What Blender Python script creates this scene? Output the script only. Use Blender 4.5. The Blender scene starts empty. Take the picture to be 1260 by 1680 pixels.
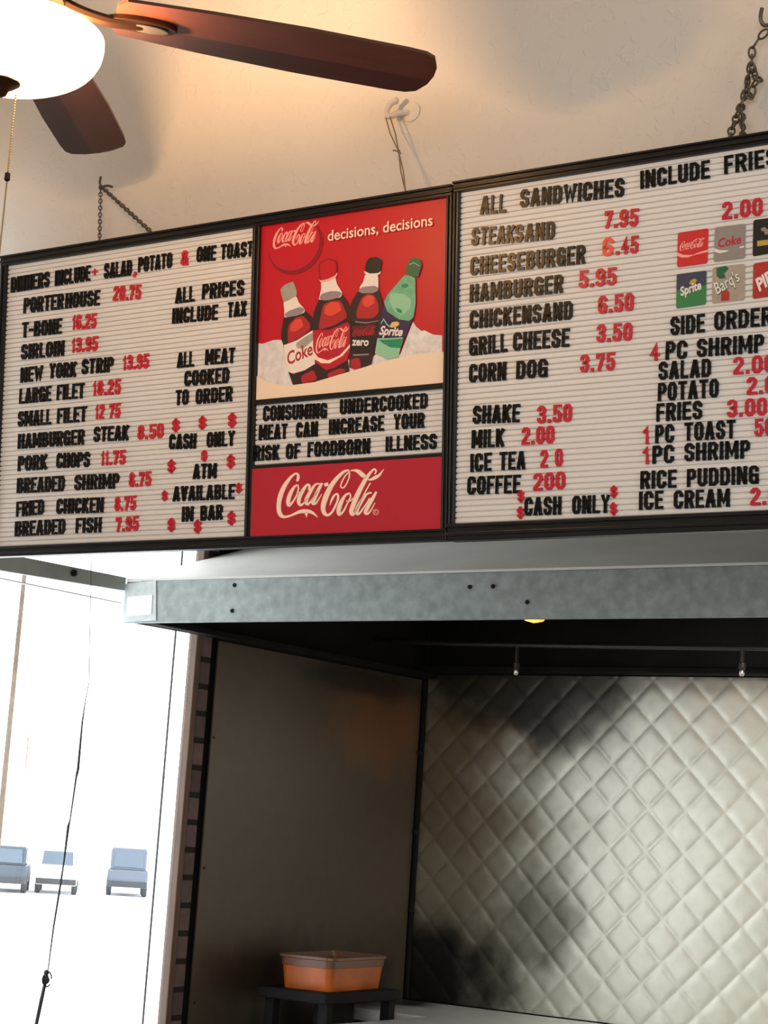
import bpy, bmesh, math, random
import numpy as np
from mathutils import Vector, Matrix

# ---------------------------------------------------------------- camera
SC = bpy.context.scene
COL = SC.collection
FPX, CX, CY = 3100.0, 630.0, 840.0          # focal length and centre for a 1260 x 1680 frame
_d = FPX * FPX / 530.0
_Z = np.array([.0665 * _d, -_d, FPX]); _Z /= np.linalg.norm(_Z)
_X = -np.array([-4000 - CX, 1060 - CY, FPX]); _X -= _Z * (_X @ _Z); _X /= np.linalg.norm(_X)
_Y = np.cross(_Z, _X)
ROT = np.array([_X, _Y, _Z])
EYE = np.array([0, 0, 1.5])

cam = bpy.data.cameras.new('camera'); camo = bpy.data.objects.new('camera', cam); COL.objects.link(camo)
cam.sensor_fit = 'VERTICAL'; cam.sensor_height = 24.0; cam.lens = 24.0 * FPX / 1680.0
cam.clip_start = .05; cam.clip_end = 600
_r, _u, _b = ROT @ [1, 0, 0], ROT @ [0, -1, 0], ROT @ [0, 0, -1]
camo.matrix_world = Matrix(((_r[0], _u[0], _b[0], EYE[0]), (_r[1], _u[1], _b[1], EYE[1]), (_r[2], _u[2], _b[2], EYE[2]), (0, 0, 0, 1)))
SC.camera = camo

# ---------------------------------------------------------------- world, lights, exposure
SC.view_settings.view_transform = 'Standard'; SC.view_settings.look = 'None'
SC.view_settings.exposure = 0.0; SC.view_settings.gamma = 1.0; SC.view_settings.use_curve_mapping = False
W = bpy.data.worlds.new('overcast_sky'); SC.world = W; W.use_nodes = True
W.node_tree.nodes['Background'].inputs[0].default_value = (.93, .97, 1, 1)
W.node_tree.nodes['Background'].inputs[1].default_value = 4.0

def area(name, loc, target, sx, sy, power, col):
    l = bpy.data.lights.new(name, 'AREA'); l.shape = 'RECTANGLE'; l.size = sx; l.size_y = sy
    l.energy = power; l.color = col
    o = bpy.data.objects.new(name, l); COL.objects.link(o); o.location = loc
    o.rotation_euler = (Vector(target) - Vector(loc)).to_track_quat('-Z', 'Y').to_euler()
    return o
# daylight through the shop windows behind and to the right of the photographer
area('daylight_rear_window', (.6, -3.85, 1.9), (-1.6, 3, 2.3), 4.5, 2.2, 190, (.97, .985, 1))
area('daylight_right_window', (3.3, 1.2, 1.9), (-2.2, 4.6, 1.9), 2.4, 1.9, 66, (1, .985, .95))

# ---------------------------------------------------------------- projection helpers (photo pixel -> point on a real plane)
def ray(px, py): return ROT @ np.array([px - CX, py - CY, FPX])
def onY(px, py, y): v = ray(px, py); return EYE + v * (y / v[1])
def onX(px, py, x): v = ray(px, py); return EYE + v * (x / v[0])
def onZ(px, py, z): v = ray(px, py); return EYE + v * ((z - 1.5) / v[2])
# the letter boards hang together in one plane that leans out at the top
BP0 = np.array([0, 2.985, 2.4])
BT = np.array([0, -.08, 1.0]); BT /= np.linalg.norm(BT)
BN = np.array([0, -1.0, -.08]); BN /= np.linalg.norm(BN)
def BP(u, v, w=0.0): return BP0 + np.array([u, 0, 0]) + BT * v + BN * w
def b_uv(px, py):
    v = ray(px, py); P = EYE + v * (np.dot(BP0 - EYE, BN) / np.dot(v, BN))
    return P[0], float(np.dot(P - BP0, BT))

# ---------------------------------------------------------------- materials
def lin(c): return tuple((x / 255 / 12.92 if x / 255 <= .04045 else ((x / 255 + .055) / 1.055) ** 2.4) for x in c[:3]) + (1,)
def mat(name, col, rough=.5, metal=0.0, bump=0.0, bscale=40, var=0.0, vscale=6, emis=None, estr=0, spec=.5, stretch=None, coat=0.0):
    m = bpy.data.materials.new(name); m.use_nodes = True
    nt = m.node_tree; b = nt.nodes['Principled BSDF']; L = nt.links.new
    c = lin(col)
    b.inputs['Base Color'].default_value = c; b.inputs['Roughness'].default_value = rough
    b.inputs['Metallic'].default_value = metal; b.inputs['Specular IOR Level'].default_value = spec
    b.inputs['Coat Weight'].default_value = coat
    tc = nt.nodes.new('ShaderNodeTexCoord'); src = tc.outputs['Object']
    if stretch:
        mp = nt.nodes.new('ShaderNodeMapping'); mp.inputs['Scale'].default_value = stretch; L(src, mp.inputs[0]); src = mp.outputs[0]
    if var:
        n = nt.nodes.new('ShaderNodeTexNoise'); n.inputs['Scale'].default_value = vscale; n.inputs['Detail'].default_value = 6; L(src, n.inputs['Vector'])
        r = nt.nodes.new('ShaderNodeValToRGB'); L(n.outputs['Fac'], r.inputs[0])
        r.color_ramp.elements[0].position = .3; r.color_ramp.elements[1].position = .7
        r.color_ramp.elements[0].color = tuple(x * (1 - var) for x in c[:3]) + (1,)
        r.color_ramp.elements[1].color = tuple(min(1, x * (1 + var)) for x in c[:3]) + (1,)
        L(r.outputs[0], b.inputs['Base Color'])
    if bump:
        n = nt.nodes.new('ShaderNodeTexNoise'); n.inputs['Scale'].default_value = bscale; n.inputs['Detail'].default_value = 5; L(src, n.inputs['Vector'])
        bp = nt.nodes.new('ShaderNodeBump'); bp.inputs['Strength'].default_value = bump; bp.inputs['Distance'].default_value = .004
        L(n.outputs['Fac'], bp.inputs['Height']); L(bp.outputs[0], b.inputs['Normal'])
    if emis:
        b.inputs['Emission Color'].default_value = lin(emis); b.inputs['Emission Strength'].default_value = estr
    return m

def nn(nt, t, **k):
    n = nt.nodes.new(t)
    for a, v in k.items(): setattr(n, a, v)
    return n
def mth(nt, op, a, b=None):
    n = nt.nodes.new('ShaderNodeMath'); n.operation = op
    for i, x in enumerate((a, b)):
        if x is None: continue
        if hasattr(x, 'links'): nt.links.new(x, n.inputs[i])
        else: n.inputs[i].default_value = x
    return n.outputs[0]

M = {}
M['plaster'] = mat('painted_plaster', (206, 199, 189), .75, bump=.3, bscale=9, var=.03, vscale=3)
def trowel():
    m = M['plaster']; nt = m.node_tree; L = nt.links.new
    tc = nn(nt, 'ShaderNodeTexCoord'); vo = nn(nt, 'ShaderNodeTexNoise'); vo.inputs['Scale'].default_value = 26; vo.inputs['Detail'].default_value = 3
    vo.inputs['Distortion'].default_value = 1.6
    L(tc.outputs['Object'], vo.inputs['Vector'])
    rp = nn(nt, 'ShaderNodeValToRGB'); rp.color_ramp.elements[0].position = .56; rp.color_ramp.elements[1].position = .66; L(vo.outputs['Fac'], rp.inputs[0])
    b2 = nn(nt, 'ShaderNodeBump'); b2.inputs['Strength'].default_value = .35; b2.inputs['Distance'].default_value = .003
    L(rp.outputs[0], b2.inputs['Height'])
    b1 = [n for n in nt.nodes if n.type == 'BUMP' and n != b2][0]
    L(b1.outputs[0], b2.inputs['Normal']); L(b2.outputs[0], nt.nodes['Principled BSDF'].inputs['Normal'])
trowel()
M['ceiling'] = mat('ceiling_paint', (215, 210, 202), .8, bump=.1)
M['floor'] = mat('floor_tile', (134, 130, 124), .5, var=.15)
M['black_frame'] = mat('black_frame_paint', (17, 17, 18), .32, spec=.35, bump=.05, bscale=120)
M['board'] = mat('white_letterboard_plastic', (226, 222, 216), .45)
M['ink'] = mat('black_letter_plastic', (8, 7, 7), .3, spec=.26)
M['red_letter'] = mat('red_letter_plastic', (196, 26, 44), .35)
M['bright_red'] = mat('bright_red_letter_plastic', (236, 78, 60), .35)
M['p_red'] = mat('poster_red', (196, 8, 34), .4)
M['p_red2'] = mat('logo_panel_red', (184, 28, 48), .3, var=.05, vscale=5)
M['p_dred'] = mat('poster_deep_red', (140, 8, 28), .4)
M['p_mred'] = mat('poster_cap_red', (186, 22, 44), .4)
M['p_cream'] = mat('poster_cream', (246, 222, 196), .4)
M['p_logo'] = mat('logo_cream', (255, 226, 205), .4)
M['p_pink'] = mat('poster_pink', (255, 170, 160), .4)
M['p_white'] = mat('poster_white', (240, 228, 216), .4)
M['p_grey'] = mat('poster_grey', (150, 138, 140), .4)
M['p_ice'] = mat('poster_ice', (226, 220, 218), .4, var=.16, vscale=55)
M['p_cola'] = mat('poster_cola_dark', (52, 26, 30), .4)
M['p_colared'] = mat('poster_cola_red', (176, 34, 42), .4)
M['p_orange'] = mat('poster_cola_orange', (222, 74, 54), .4)
M['p_silver'] = mat('poster_silver', (166, 160, 146), .4, var=.1, vscale=70)
M['p_black'] = mat('poster_black', (30, 22, 26), .4)
M['p_wine'] = mat('poster_wine', (96, 20, 30), .4)
M['p_green'] = mat('poster_green', (110, 178, 140), .4, var=.15, vscale=60)
M['p_lgreen'] = mat('poster_light_green', (146, 202, 164), .4)
M['p_dgreen'] = mat('poster_dark_green', (36, 96, 66), .4)
M['p_egreen'] = mat('poster_emerald', (20, 140, 98), .4)
M['p_navy'] = mat('poster_navy', (44, 36, 76), .4)
M['p_lemon'] = mat('poster_lemon', (226, 190, 112), .4)
M['s_red'] = mat('sticker_red', (206, 40, 44), .35)
M['s_grey'] = mat('sticker_grey', (146, 138, 132), .35, var=.05, vscale=40)
M['s_black'] = mat('sticker_black', (28, 24, 22), .35)
M['s_green'] = mat('sticker_green', (52, 128, 76), .35)
M['s_navy'] = mat('sticker_navy', (58, 62, 88), .35)
M['s_tan'] = mat('sticker_tan', (170, 156, 140), .35, var=.1, vscale=40)
M['s_rust'] = mat('sticker_rust', (176, 48, 40), .35, var=.2, vscale=60)
M['s_gold'] = mat('sticker_gold', (190, 160, 60), .35)
M['steel_chain'] = mat('dull_chain_steel', (92, 84, 74), .45, .7)
M['string'] = mat('brown_string', (120, 100, 76), .8)
M['white_hook'] = mat('painted_hook', (196, 186, 176), .5)
M['galv'] = mat('galvanised_sheet', (146, 154, 152), .5, .25, bump=.05, bscale=30, var=.2, vscale=38)
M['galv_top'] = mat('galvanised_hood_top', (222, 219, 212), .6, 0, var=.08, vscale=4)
M['soot'] = mat('sooty_steel', (20, 18, 16), .8, 0, var=.3, vscale=8, spec=.2)
M['soot_pipe'] = mat('sooty_pipe', (46, 42, 38), .4, .6)
M['chrome'] = mat('bright_nozzle', (190, 186, 176), .25, .9)
M['tape'] = mat('white_tape', (236, 238, 236), .4)
M['putty'] = mat('pale_sealant', (196, 204, 202), .6, var=.12, vscale=50)
M['alu'] = mat('grey_window_bar', (168, 168, 162), .5, .2, var=.1, vscale=10)
M['white_alu'] = mat('pale_window_frame', (235, 236, 236), .5)
M['gasket'] = mat('dark_gasket', (70, 70, 70), .6)
M['wood_trim'] = mat('brown_wood_trim', (94, 70, 52), .55, var=.2, vscale=9, stretch=(8, 8, 1))
M['counter'] = mat('brushed_counter_steel', (200, 200, 198), .3, .9, bump=.03, bscale=60)
M['black_iron'] = mat('black_iron', (17, 16, 15), .75, 0, spec=.25)
M['bronze'] = mat('aged_bronze', (70, 48, 34), .35, .85)
M['pewter'] = mat('pewter_medallion', (84, 78, 72), .5, .5)
M['beads'] = mat('bead_chain', (150, 130, 100), .4, .7)
M['cord'] = mat('dark_cord', (48, 46, 46), .8)
M['orange_tub'] = mat('orange_tub_plastic', (172, 84, 14), .35, var=.25, vscale=18)
M['brown_lid'] = mat('smoky_tub_rim', (104, 66, 42), .3)
M['bulb'] = mat('orange_bulb', (255, 170, 60), .4, emis=(255, 138, 48), estr=2.2)
def bowl_mat():
    m = bpy.data.materials.new('glowing_frosted_glass'); m.use_nodes = True; nt = m.node_tree; nt.nodes.clear()
    o = nn(nt, 'ShaderNodeOutputMaterial'); a = nn(nt, 'ShaderNodeAddShader'); t = nn(nt, 'ShaderNodeBsdfTransparent'); e = nn(nt, 'ShaderNodeEmission')
    t.inputs[0].default_value = (.36, .33, .27, 1); e.inputs[0].default_value = lin((255, 230, 172)); e.inputs[1].default_value = 2.4
    nt.links.new(t.outputs[0], a.inputs[0]); nt.links.new(e.outputs[0], a.inputs[1]); nt.links.new(a.outputs[0], o.inputs[0])
    return m
M['snow'] = mat('snowy_ground', (236, 238, 242), .9, var=.04, vscale=.5)
M['car_grey'] = mat('grey_car_paint', (66, 76, 88), .4, .2)
M['car_blue'] = mat('blue_grey_car_paint', (92, 100, 114), .45, .1)
M['car_white'] = mat('white_car_paint', (235, 236, 238), .4)
M['car_glass'] = mat('car_glass', (84, 98, 114), .3)
M['tyre'] = mat('tyre_rubber', (60, 62, 66), .8)
M['pole'] = mat('weathered_pole', (100, 84, 70), .85, var=.2, vscale=5)
M['bark'] = mat('bark', (150, 134, 126), .9)
M['bld'] = mat('pale_siding', (232, 232, 232), .8)
M['bld_roof'] = mat('grey_roof', (150, 152, 154), .8)

def blade_wood():
    m = mat('dark_cherry_blade', (96, 50, 38), .4)
    nt = m.node_tree; L = nt.links.new; b = nt.nodes['Principled BSDF']
    tc = nn(nt, 'ShaderNodeTexCoord'); sx = nn(nt, 'ShaderNodeSeparateXYZ'); L(tc.outputs['Object'], sx.inputs[0])
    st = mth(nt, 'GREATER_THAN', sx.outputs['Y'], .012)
    mp = nn(nt, 'ShaderNodeMapping'); mp.inputs['Scale'].default_value = (4, 60, 60); L(tc.outputs['Object'], mp.inputs[0])
    no = nn(nt, 'ShaderNodeTexNoise'); no.inputs['Scale'].default_value = 1.5; no.inputs['Detail'].default_value = 4; L(mp.outputs[0], no.inputs['Vector'])
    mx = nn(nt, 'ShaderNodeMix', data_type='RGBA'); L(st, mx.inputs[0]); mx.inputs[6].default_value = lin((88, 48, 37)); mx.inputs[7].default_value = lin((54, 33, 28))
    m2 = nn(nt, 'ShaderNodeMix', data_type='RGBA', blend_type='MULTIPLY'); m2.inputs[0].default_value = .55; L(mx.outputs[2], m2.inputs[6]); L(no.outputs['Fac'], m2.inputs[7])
    L(m2.outputs[2], b.inputs['Base Color'])
    return m
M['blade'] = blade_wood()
M['bowl'] = bowl_mat()

def glass_mat():
    m = bpy.data.materials.new('window_glass'); m.use_nodes = True; nt = m.node_tree; nt.nodes.clear()
    o = nn(nt, 'ShaderNodeOutputMaterial'); mx = nn(nt, 'ShaderNodeMixShader'); t = nn(nt, 'ShaderNodeBsdfTransparent'); g = nn(nt, 'ShaderNodeBsdfGlossy')
    t.inputs[0].default_value = (.97, .98, .98, 1); g.inputs['Roughness'].default_value = .02
    mx.inputs[0].default_value = .05
    nt.links.new(t.outputs[0], mx.inputs[1]); nt.links.new(g.outputs[0], mx.inputs[2]); nt.links.new(mx.outputs[0], o.inputs[0])
    return m
M['glass'] = glass_mat()

def brick_mat():
    m = mat('sooty_brick', (84, 66, 60), .85)
    nt = m.node_tree; L = nt.links.new; b = nt.nodes['Principled BSDF']
    tc = nn(nt, 'ShaderNodeTexCoord'); mp = nn(nt, 'ShaderNodeMapping'); L(tc.outputs['Object'], mp.inputs[0])
    mp.inputs['Rotation'].default_value = (math.pi / 2, 0, math.pi / 2)
    sx = nn(nt, 'ShaderNodeSeparateXYZ'); L(tc.outputs['Object'], sx.inputs[0])
    cb = nn(nt, 'ShaderNodeCombineXYZ'); L(mth(nt, 'ADD', sx.outputs['Y'], .75), cb.inputs[0]); L(sx.outputs['Z'], cb.inputs[1])
    br = nn(nt, 'ShaderNodeTexBrick'); L(cb.outputs[0], br.inputs['Vector'])
    br.inputs['Color1'].default_value = lin((124, 102, 96)); br.inputs['Color2'].default_value = lin((92, 74, 72)); br.inputs['Mortar'].default_value = lin((34, 28, 27))
    br.inputs['Scale'].default_value = 1; br.inputs['Brick Width'].default_value = 3.0; br.inputs['Row Height'].default_value = .075; br.inputs['Mortar Size'].default_value = .008
    no = nn(nt, 'ShaderNodeTexNoise'); no.inputs['Scale'].default_value = 30; L(tc.outputs['Object'], no.inputs['Vector'])
    m2 = nn(nt, 'ShaderNodeMix', data_type='RGBA', blend_type='MULTIPLY'); m2.inputs[0].default_value = .5; L(br.outputs['Color'], m2.inputs[6]); L(no.outputs['Fac'], m2.inputs[7])
    L(m2.outputs[2], b.inputs['Base Color'])
    bp = nn(nt, 'ShaderNodeBump'); bp.inputs['Strength'].default_value = .8; bp.inputs['Distance'].default_value = .006; bp.invert = True
    L(br.outputs['Fac'], bp.inputs['Height']); L(bp.outputs[0], b.inputs['Normal'])
    return m
M['brick'] = brick_mat()

def stained_shaded(name, base, rough, metal, blots, nscale=5, streak=(1, 1, 1)):
    """sheet metal in world coordinates with blots of soot, grease, tint and painted shade: (x,y,z,rx,ry,rz,colour,strength)"""
    m = mat(name, base, rough, metal)
    nt = m.node_tree; L = nt.links.new; b = nt.nodes['Principled BSDF']
    ge = nn(nt, 'ShaderNodeNewGeometry')
    no = nn(nt, 'ShaderNodeTexNoise'); no.inputs['Scale'].default_value = nscale; no.inputs['Detail'].default_value = 6; L(ge.outputs['Position'], no.inputs['Vector'])
    fine = nn(nt, 'ShaderNodeTexNoise'); fine.inputs['Scale'].default_value = 22; fine.inputs['Detail'].default_value = 5; L(ge.outputs['Position'], fine.inputs['Vector'])
    cur = None
    mx = nn(nt, 'ShaderNodeMix', data_type='RGBA'); c = lin(base)
    mx.inputs[6].default_value = tuple(x * .8 for x in c[:3]) + (1,); mx.inputs[7].default_value = tuple(min(1, x * 1.12) for x in c[:3]) + (1,); L(fine.outputs['Fac'], mx.inputs[0])
    cur = mx.outputs[2]
    for (x, y, z, rx, ry, rz, col, s) in blots:
        mp = nn(nt, 'ShaderNodeMapping'); mp.vector_type = 'TEXTURE'
        mp.inputs['Location'].default_value = (x, y, z); mp.inputs['Scale'].default_value = (rx, ry, rz); L(ge.outputs['Position'], mp.inputs[0])
        ln = nn(nt, 'ShaderNodeVectorMath', operation='LENGTH'); L(mp.outputs[0], ln.inputs[0])
        d = mth(nt, 'ADD', ln.outputs['Value'], mth(nt, 'MULTIPLY', mth(nt, 'SUBTRACT', no.outputs['Fac'], .5), 1.3))
        mr = nn(nt, 'ShaderNodeMapRange', interpolation_type='SMOOTHSTEP'); L(d, mr.inputs[0])
        mr.inputs[1].default_value = 1.1; mr.inputs[2].default_value = .35; mr.inputs[3].default_value = 0; mr.inputs[4].default_value = s
        k = nn(nt, 'ShaderNodeMix', data_type='RGBA'); L(mr.outputs[0], k.inputs[0]); L(cur, k.inputs[6]); k.inputs[7].default_value = lin(col); cur = k.outputs[2]
    L(cur, b.inputs['Base Color'])
    return m

# ---------------------------------------------------------------- mesh builder
class MB:
    def __init__(s): s.v = []; s.f = []; s.m = []
    def add(s, vs, fs, mi=0):
        o = len(s.v); s.v += [tuple(map(float, p)) for p in vs]; s.f += [tuple(i + o for i in f) for f in fs]; s.m += [mi] * len(fs); return s
    def box(s, x0, x1, y0, y1, z0, z1, mi=0):
        p = [(x, y, z) for z in (z0, z1) for y in (y0, y1) for x in (x0, x1)]
        return s.add(p, [(0, 2, 3, 1), (4, 5, 7, 6), (0, 1, 5, 4), (2, 6, 7, 3), (0, 4, 6, 2), (1, 3, 7, 5)], mi)
    def bbox(s, u0, u1, v0, v1, w0, w1, mi=0):        # box in board coordinates
        p = [BP(u, v, w) for w in (w0, w1) for v in (v0, v1) for u in (u0, u1)]
        return s.add(p, [(0, 2, 3, 1), (4, 5, 7, 6), (0, 1, 5, 4), (2, 6, 7, 3), (0, 4, 6, 2), (1, 3, 7, 5)], mi)
    def prism(s, pts, off, mi=0):
        n = len(pts); off = np.array(off)
        a = [np.array(p, float) for p in pts]; bb = [p + off for p in a]
        return s.add(a + bb, [tuple(range(n))[::-1], tuple(range(n, 2 * n))] + [(i, (i + 1) % n, n + (i + 1) % n, n + i) for i in range(n)], mi)
    def ngon(s, pts, mi=0): return s.add(pts, [tuple(range(len(pts)))], mi)
    def tube(s, path, r, n=8, closed=False, mi=0):
        P = [Vector(p) for p in path]; k = len(P); rs = r if isinstance(r, (list, tuple)) else [r] * k
        vs = []; up = None
        for i, p in enumerate(P):
            a = P[i - 1] if (i > 0 or closed) else P[0]; b = P[(i + 1) % k] if (i < k - 1 or closed) else P[-1]
            t = (b - a).normalized()
            if up is None: up = t.orthogonal().normalized()
            up = (up - t * up.dot(t)).normalized(); sd = t.cross(up)
            for j in range(n):
                an = 2 * math.pi * j / n; vs.append(p + (up * math.cos(an) + sd * math.sin(an)) * rs[i])
        fs = []
        for i in range(k if closed else k - 1):
            i2 = (i + 1) % k
            for j in range(n): fs.append((i * n + j, i * n + (j + 1) % n, i2 * n + (j + 1) % n, i2 * n + j))
        if not closed: fs += [tuple(range(n))[::-1], tuple(range((k - 1) * n, k * n))]
        return s.add(vs, fs, mi)
    def lathe(s, c, prof, n=40, mi=0, mx=None):
        vs = []; fs = []; k = len(prof)
        for (r, z) in prof:
            for j in range(n):
                a = 2 * math.pi * j / n; p = Vector((r * math.cos(a), r * math.sin(a), z))
                if mx is not None: p = mx @ p
                vs.append(p + Vector(c))
        for i in range(k - 1):
            for j in range(n): fs.append((i * n + j, i * n + (j + 1) % n, (i + 1) * n + (j + 1) % n, (i + 1) * n + j))
        fs += [tuple(range(n))[::-1], tuple(range((k - 1) * n, k * n))]
        return s.add(vs, fs, mi)
    def ball(s, c, r, n=12, mi=0):
        return s.lathe(c, [(max(1e-4, r * math.sin(math.pi * i / 8)), -r * math.cos(math.pi * i / 8)) for i in range(9)], n, mi)

def wpos(o):
    p = Vector(o.location)
    while o.parent: o = o.parent; p = p + Vector(o.location)
    return p
def obj(name, mb, m, parent=None, smooth=False, bevel=0, label=None, origin=None):
    vs = [Vector(v) for v in mb.v]
    lo = Vector((min(v.x for v in vs), min(v.y for v in vs), min(v.z for v in vs))); hi = Vector((max(v.x for v in vs), max(v.y for v in vs), max(v.z for v in vs)))
    c = Vector(origin) if origin is not None else Vector(((lo.x + hi.x) / 2, (lo.y + hi.y) / 2, lo.z))
    me = bpy.data.meshes.new(name); me.from_pydata([v - c for v in vs], [], mb.f)
    for x in (m if isinstance(m, (list, tuple)) else [m]): me.materials.append(x)
    me.polygons.foreach_set('material_index', mb.m)
    bm = bmesh.new(); bm.from_mesh(me); bmesh.ops.recalc_face_normals(bm, faces=bm.faces) if not getattr(mb, 'raw', False) else None; bm.to_mesh(me); bm.free()
    if smooth: me.shade_smooth(); me.set_sharp_from_angle(angle=math.radians(40))
    me.update()
    o = bpy.data.objects.new(name, me); COL.objects.link(o)
    if parent: o.parent = parent; o.location = c - wpos(parent)
    else: o.location = c
    if bevel:
        b = o.modifiers.new('bevel', 'BEVEL'); b.width = bevel; b.segments = 2; b.limit_method = 'ANGLE'
    if label: o['label'] = label
    return o
def thing(name, label, cat, loc, group=None):
    o = bpy.data.objects.new(name, None); COL.objects.link(o); o.location = loc; o.empty_display_size = .1
    return tag(o, label, cat, group)
def tag(o, label, cat, group=None):
    o['label'] = label; o['category'] = cat
    if group: o['group'] = group
    return o
def struct(name, mb, m, bevel=0, parent=None, smooth=False):
    o = obj(name, mb, m, parent, smooth, bevel)
    if not parent: o['kind'] = 'structure'
    return o

# ---------------------------------------------------------------- the setting
XL, YH, YB = -3.367, 3.05, 5.229        # left wall, header wall, back wall of the grill
XR, YR, ZC = 3.6, -4.2, 3.75
YJ, YT, YBR = [float(onX(x_, 1195, XL - d_)[1]) for x_, d_ in ((302, .02), (320, 0), (339, 0))]; YP = 4.143
YM = float(onX(267, 1290, XL - .014)[1])      # window end, wood trim end, brick end, steel panel start
struct('floor', MB().box(XL - .2, XR, YR, YB + .2, -.06, 0), M['floor'])
struct('ceiling', MB().box(XL - .2, XR, YR, YB + .2, ZC, ZC + .1), M['ceiling'])
struct('wall_front', MB().box(XL, XR, YH, YH + .12, 2.105, ZC), M['plaster'])
struct('wall_right', MB().box(XR, XR + .1, YR, YB + .2, 0, ZC), M['plaster'])
struct('wall_rear', MB().box(XL - .2, XR, YR - .1, YR, 0, ZC), M['plaster'])
w = MB(); WZ0, WZ1, WY0 = .35, 3.0, 2.75
w.box(XL - .2, XL, YR, WY0, 0, ZC); w.box(XL - .2, XL, WY0, YJ, 0, WZ0); w.box(XL - .2, XL, WY0, YJ, WZ1, ZC)
struct('wall_left', w, M['plaster'])
struct('wall_grill', MB().box(XL - .2, XL, YP + .12, YB + .2, 0, ZC).box(XL - .06, XL, YP + .02, YP + .12, 0, ZC), M['soot'])
struct('trim_1', MB().box(XL - .03, XL - .012, YBR, YP + .02, 0, ZC), M['soot'])
struct('trim_2', MB().box(XL - .03, XL + .001, YJ, YT, 0, ZC), M['wood_trim'], .003)
struct('wall_brick', MB().box(XL - .03, XL - .006, YT, YBR, 0, ZC), M['brick'])
struct('wall_back', MB().box(XL - .2, XR, YB + .03, YB + .2, 0, ZC), M['soot'])
# shop window: frame, thin joint, grey cross bar, panes
win = MB()
win.box(XL - .12, XL - .02, WY0, WY0 + .05, WZ0, WZ1); win.box(XL - .12, XL - .012, WY0, YJ, WZ0, WZ0 + .05); win.box(XL - .12, XL - .012, WY0, YJ, WZ1 - .05, WZ1)
wo = struct('window_1', win, M['white_alu'])
struct('mullion', MB().box(XL - .018, XL - .014, YM, YM + .004, WZ0 + .05, WZ1 - .05), M['gasket'], parent=wo)
struct('pane', MB().box(XL - .026, XL - .02, WY0 + .05, YM + .0018, WZ0 + .05, WZ1 - .05), M['glass'], parent=wo)
struct('pane', MB().box(XL - .026, XL - .02, YM + .0022, YJ - .001, WZ0 + .05, WZ1 - .05), M['glass'], parent=wo)
bar = MB()
za, zb = onX(0, 935, XL)[2], onX(200, 968, XL)[2]
zc_, zd = onX(45, 916, XL)[2], onX(205, 947, XL)[2]
bar.prism([(XL - .0, 2.77, za), (XL, 3.3, za), (XL, 3.74, zb), (XL, 3.74, zd), (XL, 3.3, zc_), (XL, 2.77, zc_)], (-.018, 0, 0))
struct('transom_bar', bar, M['alu'], parent=wo)
struct('transom_seal', MB().box(XL - .018, XL - .008, 2.77, 3.74, za - .02, za - .017), M['white_alu'], parent=wo)
struct('bolt', MB().lathe(tuple(onX(120, 940, XL)), [(.006, -.004), (.009, 0), (.009, .006), (.004, .01)], 12, mx=Matrix.Rotation(math.pi / 2, 4, 'Y')), M['black_iron'], parent=wo, smooth=True)

# ---------------------------------------------------------------- outside, beyond the window
GZ = -1.6
struct('ground', MB().box(-160, XL - 1.2, -20, 160, GZ - .2, GZ), M['snow'])
def car(px, py, length, mats, label, heading, name='parked_car', hgt=1.75):
    p = onZ(px, py, GZ); r = thing(name, label, 'car', (p[0], p[1], GZ), 'cars parked in the lot beyond the window')
    r.rotation_euler = (0, 0, heading); L = length; Wd = 1.6
    def loc(mb): mb.v = [(a + p[0], b + p[1], c + GZ) for a, b, c in mb.v]; return mb
    prof = [(-L / 2, .35), (L / 2, .35), (L / 2 + .04, .75), (L / 2 - .1, .98), (L * .2, 1.05), (-L / 2 + .05, 1.05), (-L / 2 - .03, .7)]
    obj('body', loc(MB().prism([(x, -Wd / 2, z) for x, z in prof], (0, Wd, 0))), mats[0], r, bevel=.06)
    cab = [(-L / 2 + .12, 1.05), (L * .2, 1.05), (L * .06, hgt), (-L / 2 + .35, hgt)]
    c = obj('cabin', loc(MB().prism([(x, -Wd / 2 + .1, z) for x, z in cab], (0, Wd - .2, 0))), mats[0], r, bevel=.06)
    for y0, y1 in ((-Wd / 2 + .08, -Wd / 2 + .11), (Wd / 2 - .11, Wd / 2 - .08)):
        gl = [(-L / 2 + .4, 1.12), (L * .13, 1.12), (L * .04, hgt - .1), (-L / 2 + .5, hgt - .1)]
        obj('window', loc(MB().prism([(x, y0, z) for x, z in gl], (0, y1 - y0, 0))), mats[1], c)
    for xa, xb in ((L * .2, L * .06), (-L / 2 + .12, -L / 2 + .35)):
        e = .03 if xa > 0 else -.03
        q0 = lambda f: (xa + (xb - xa) * f + e * .4, 1.05 + (hgt - 1.05) * f)
        (a0, z0), (a1, z1) = q0(.12), q0(.85)
        obj('window', loc(MB().prism([(a0, -Wd / 2 + .2, z0), (a0, Wd / 2 - .2, z0), (a1, Wd / 2 - .24, z1), (a1, -Wd / 2 + .24, z1)], (e, 0, 0))), mats[1], c)
    for x in (-L / 2 - .05, L / 2 + .02):
        obj('bumper', loc(MB().box(x, x + .06, -Wd / 2 + .03, Wd / 2 - .03, .38, .6)), M['tyre'], r, bevel=.02)
    for x in (-L * .31, L * .31):
        for y in (-Wd / 2 - .02, Wd / 2 - .2):
            obj('wheel', loc(MB().lathe((x, y, .36), [(.16, 0), (.34, .01), (.36, .06), (.36, .16), (.34, .21), (.16, .22)], 20, mx=Matrix.Rotation(-math.pi / 2, 4, 'X'))), M['tyre'], r, smooth=True)
    return r
hd = math.radians(132)
car(10, 1461, 4.4, (M['car_grey'], M['car_glass']), 'dark grey car at the left edge of the photo, outside the window', hd)
car(92, 1464, 4.2, (M['car_white'], M['car_glass']), 'white car with a dark bumper line, outside the window behind the cord', hd)
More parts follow.
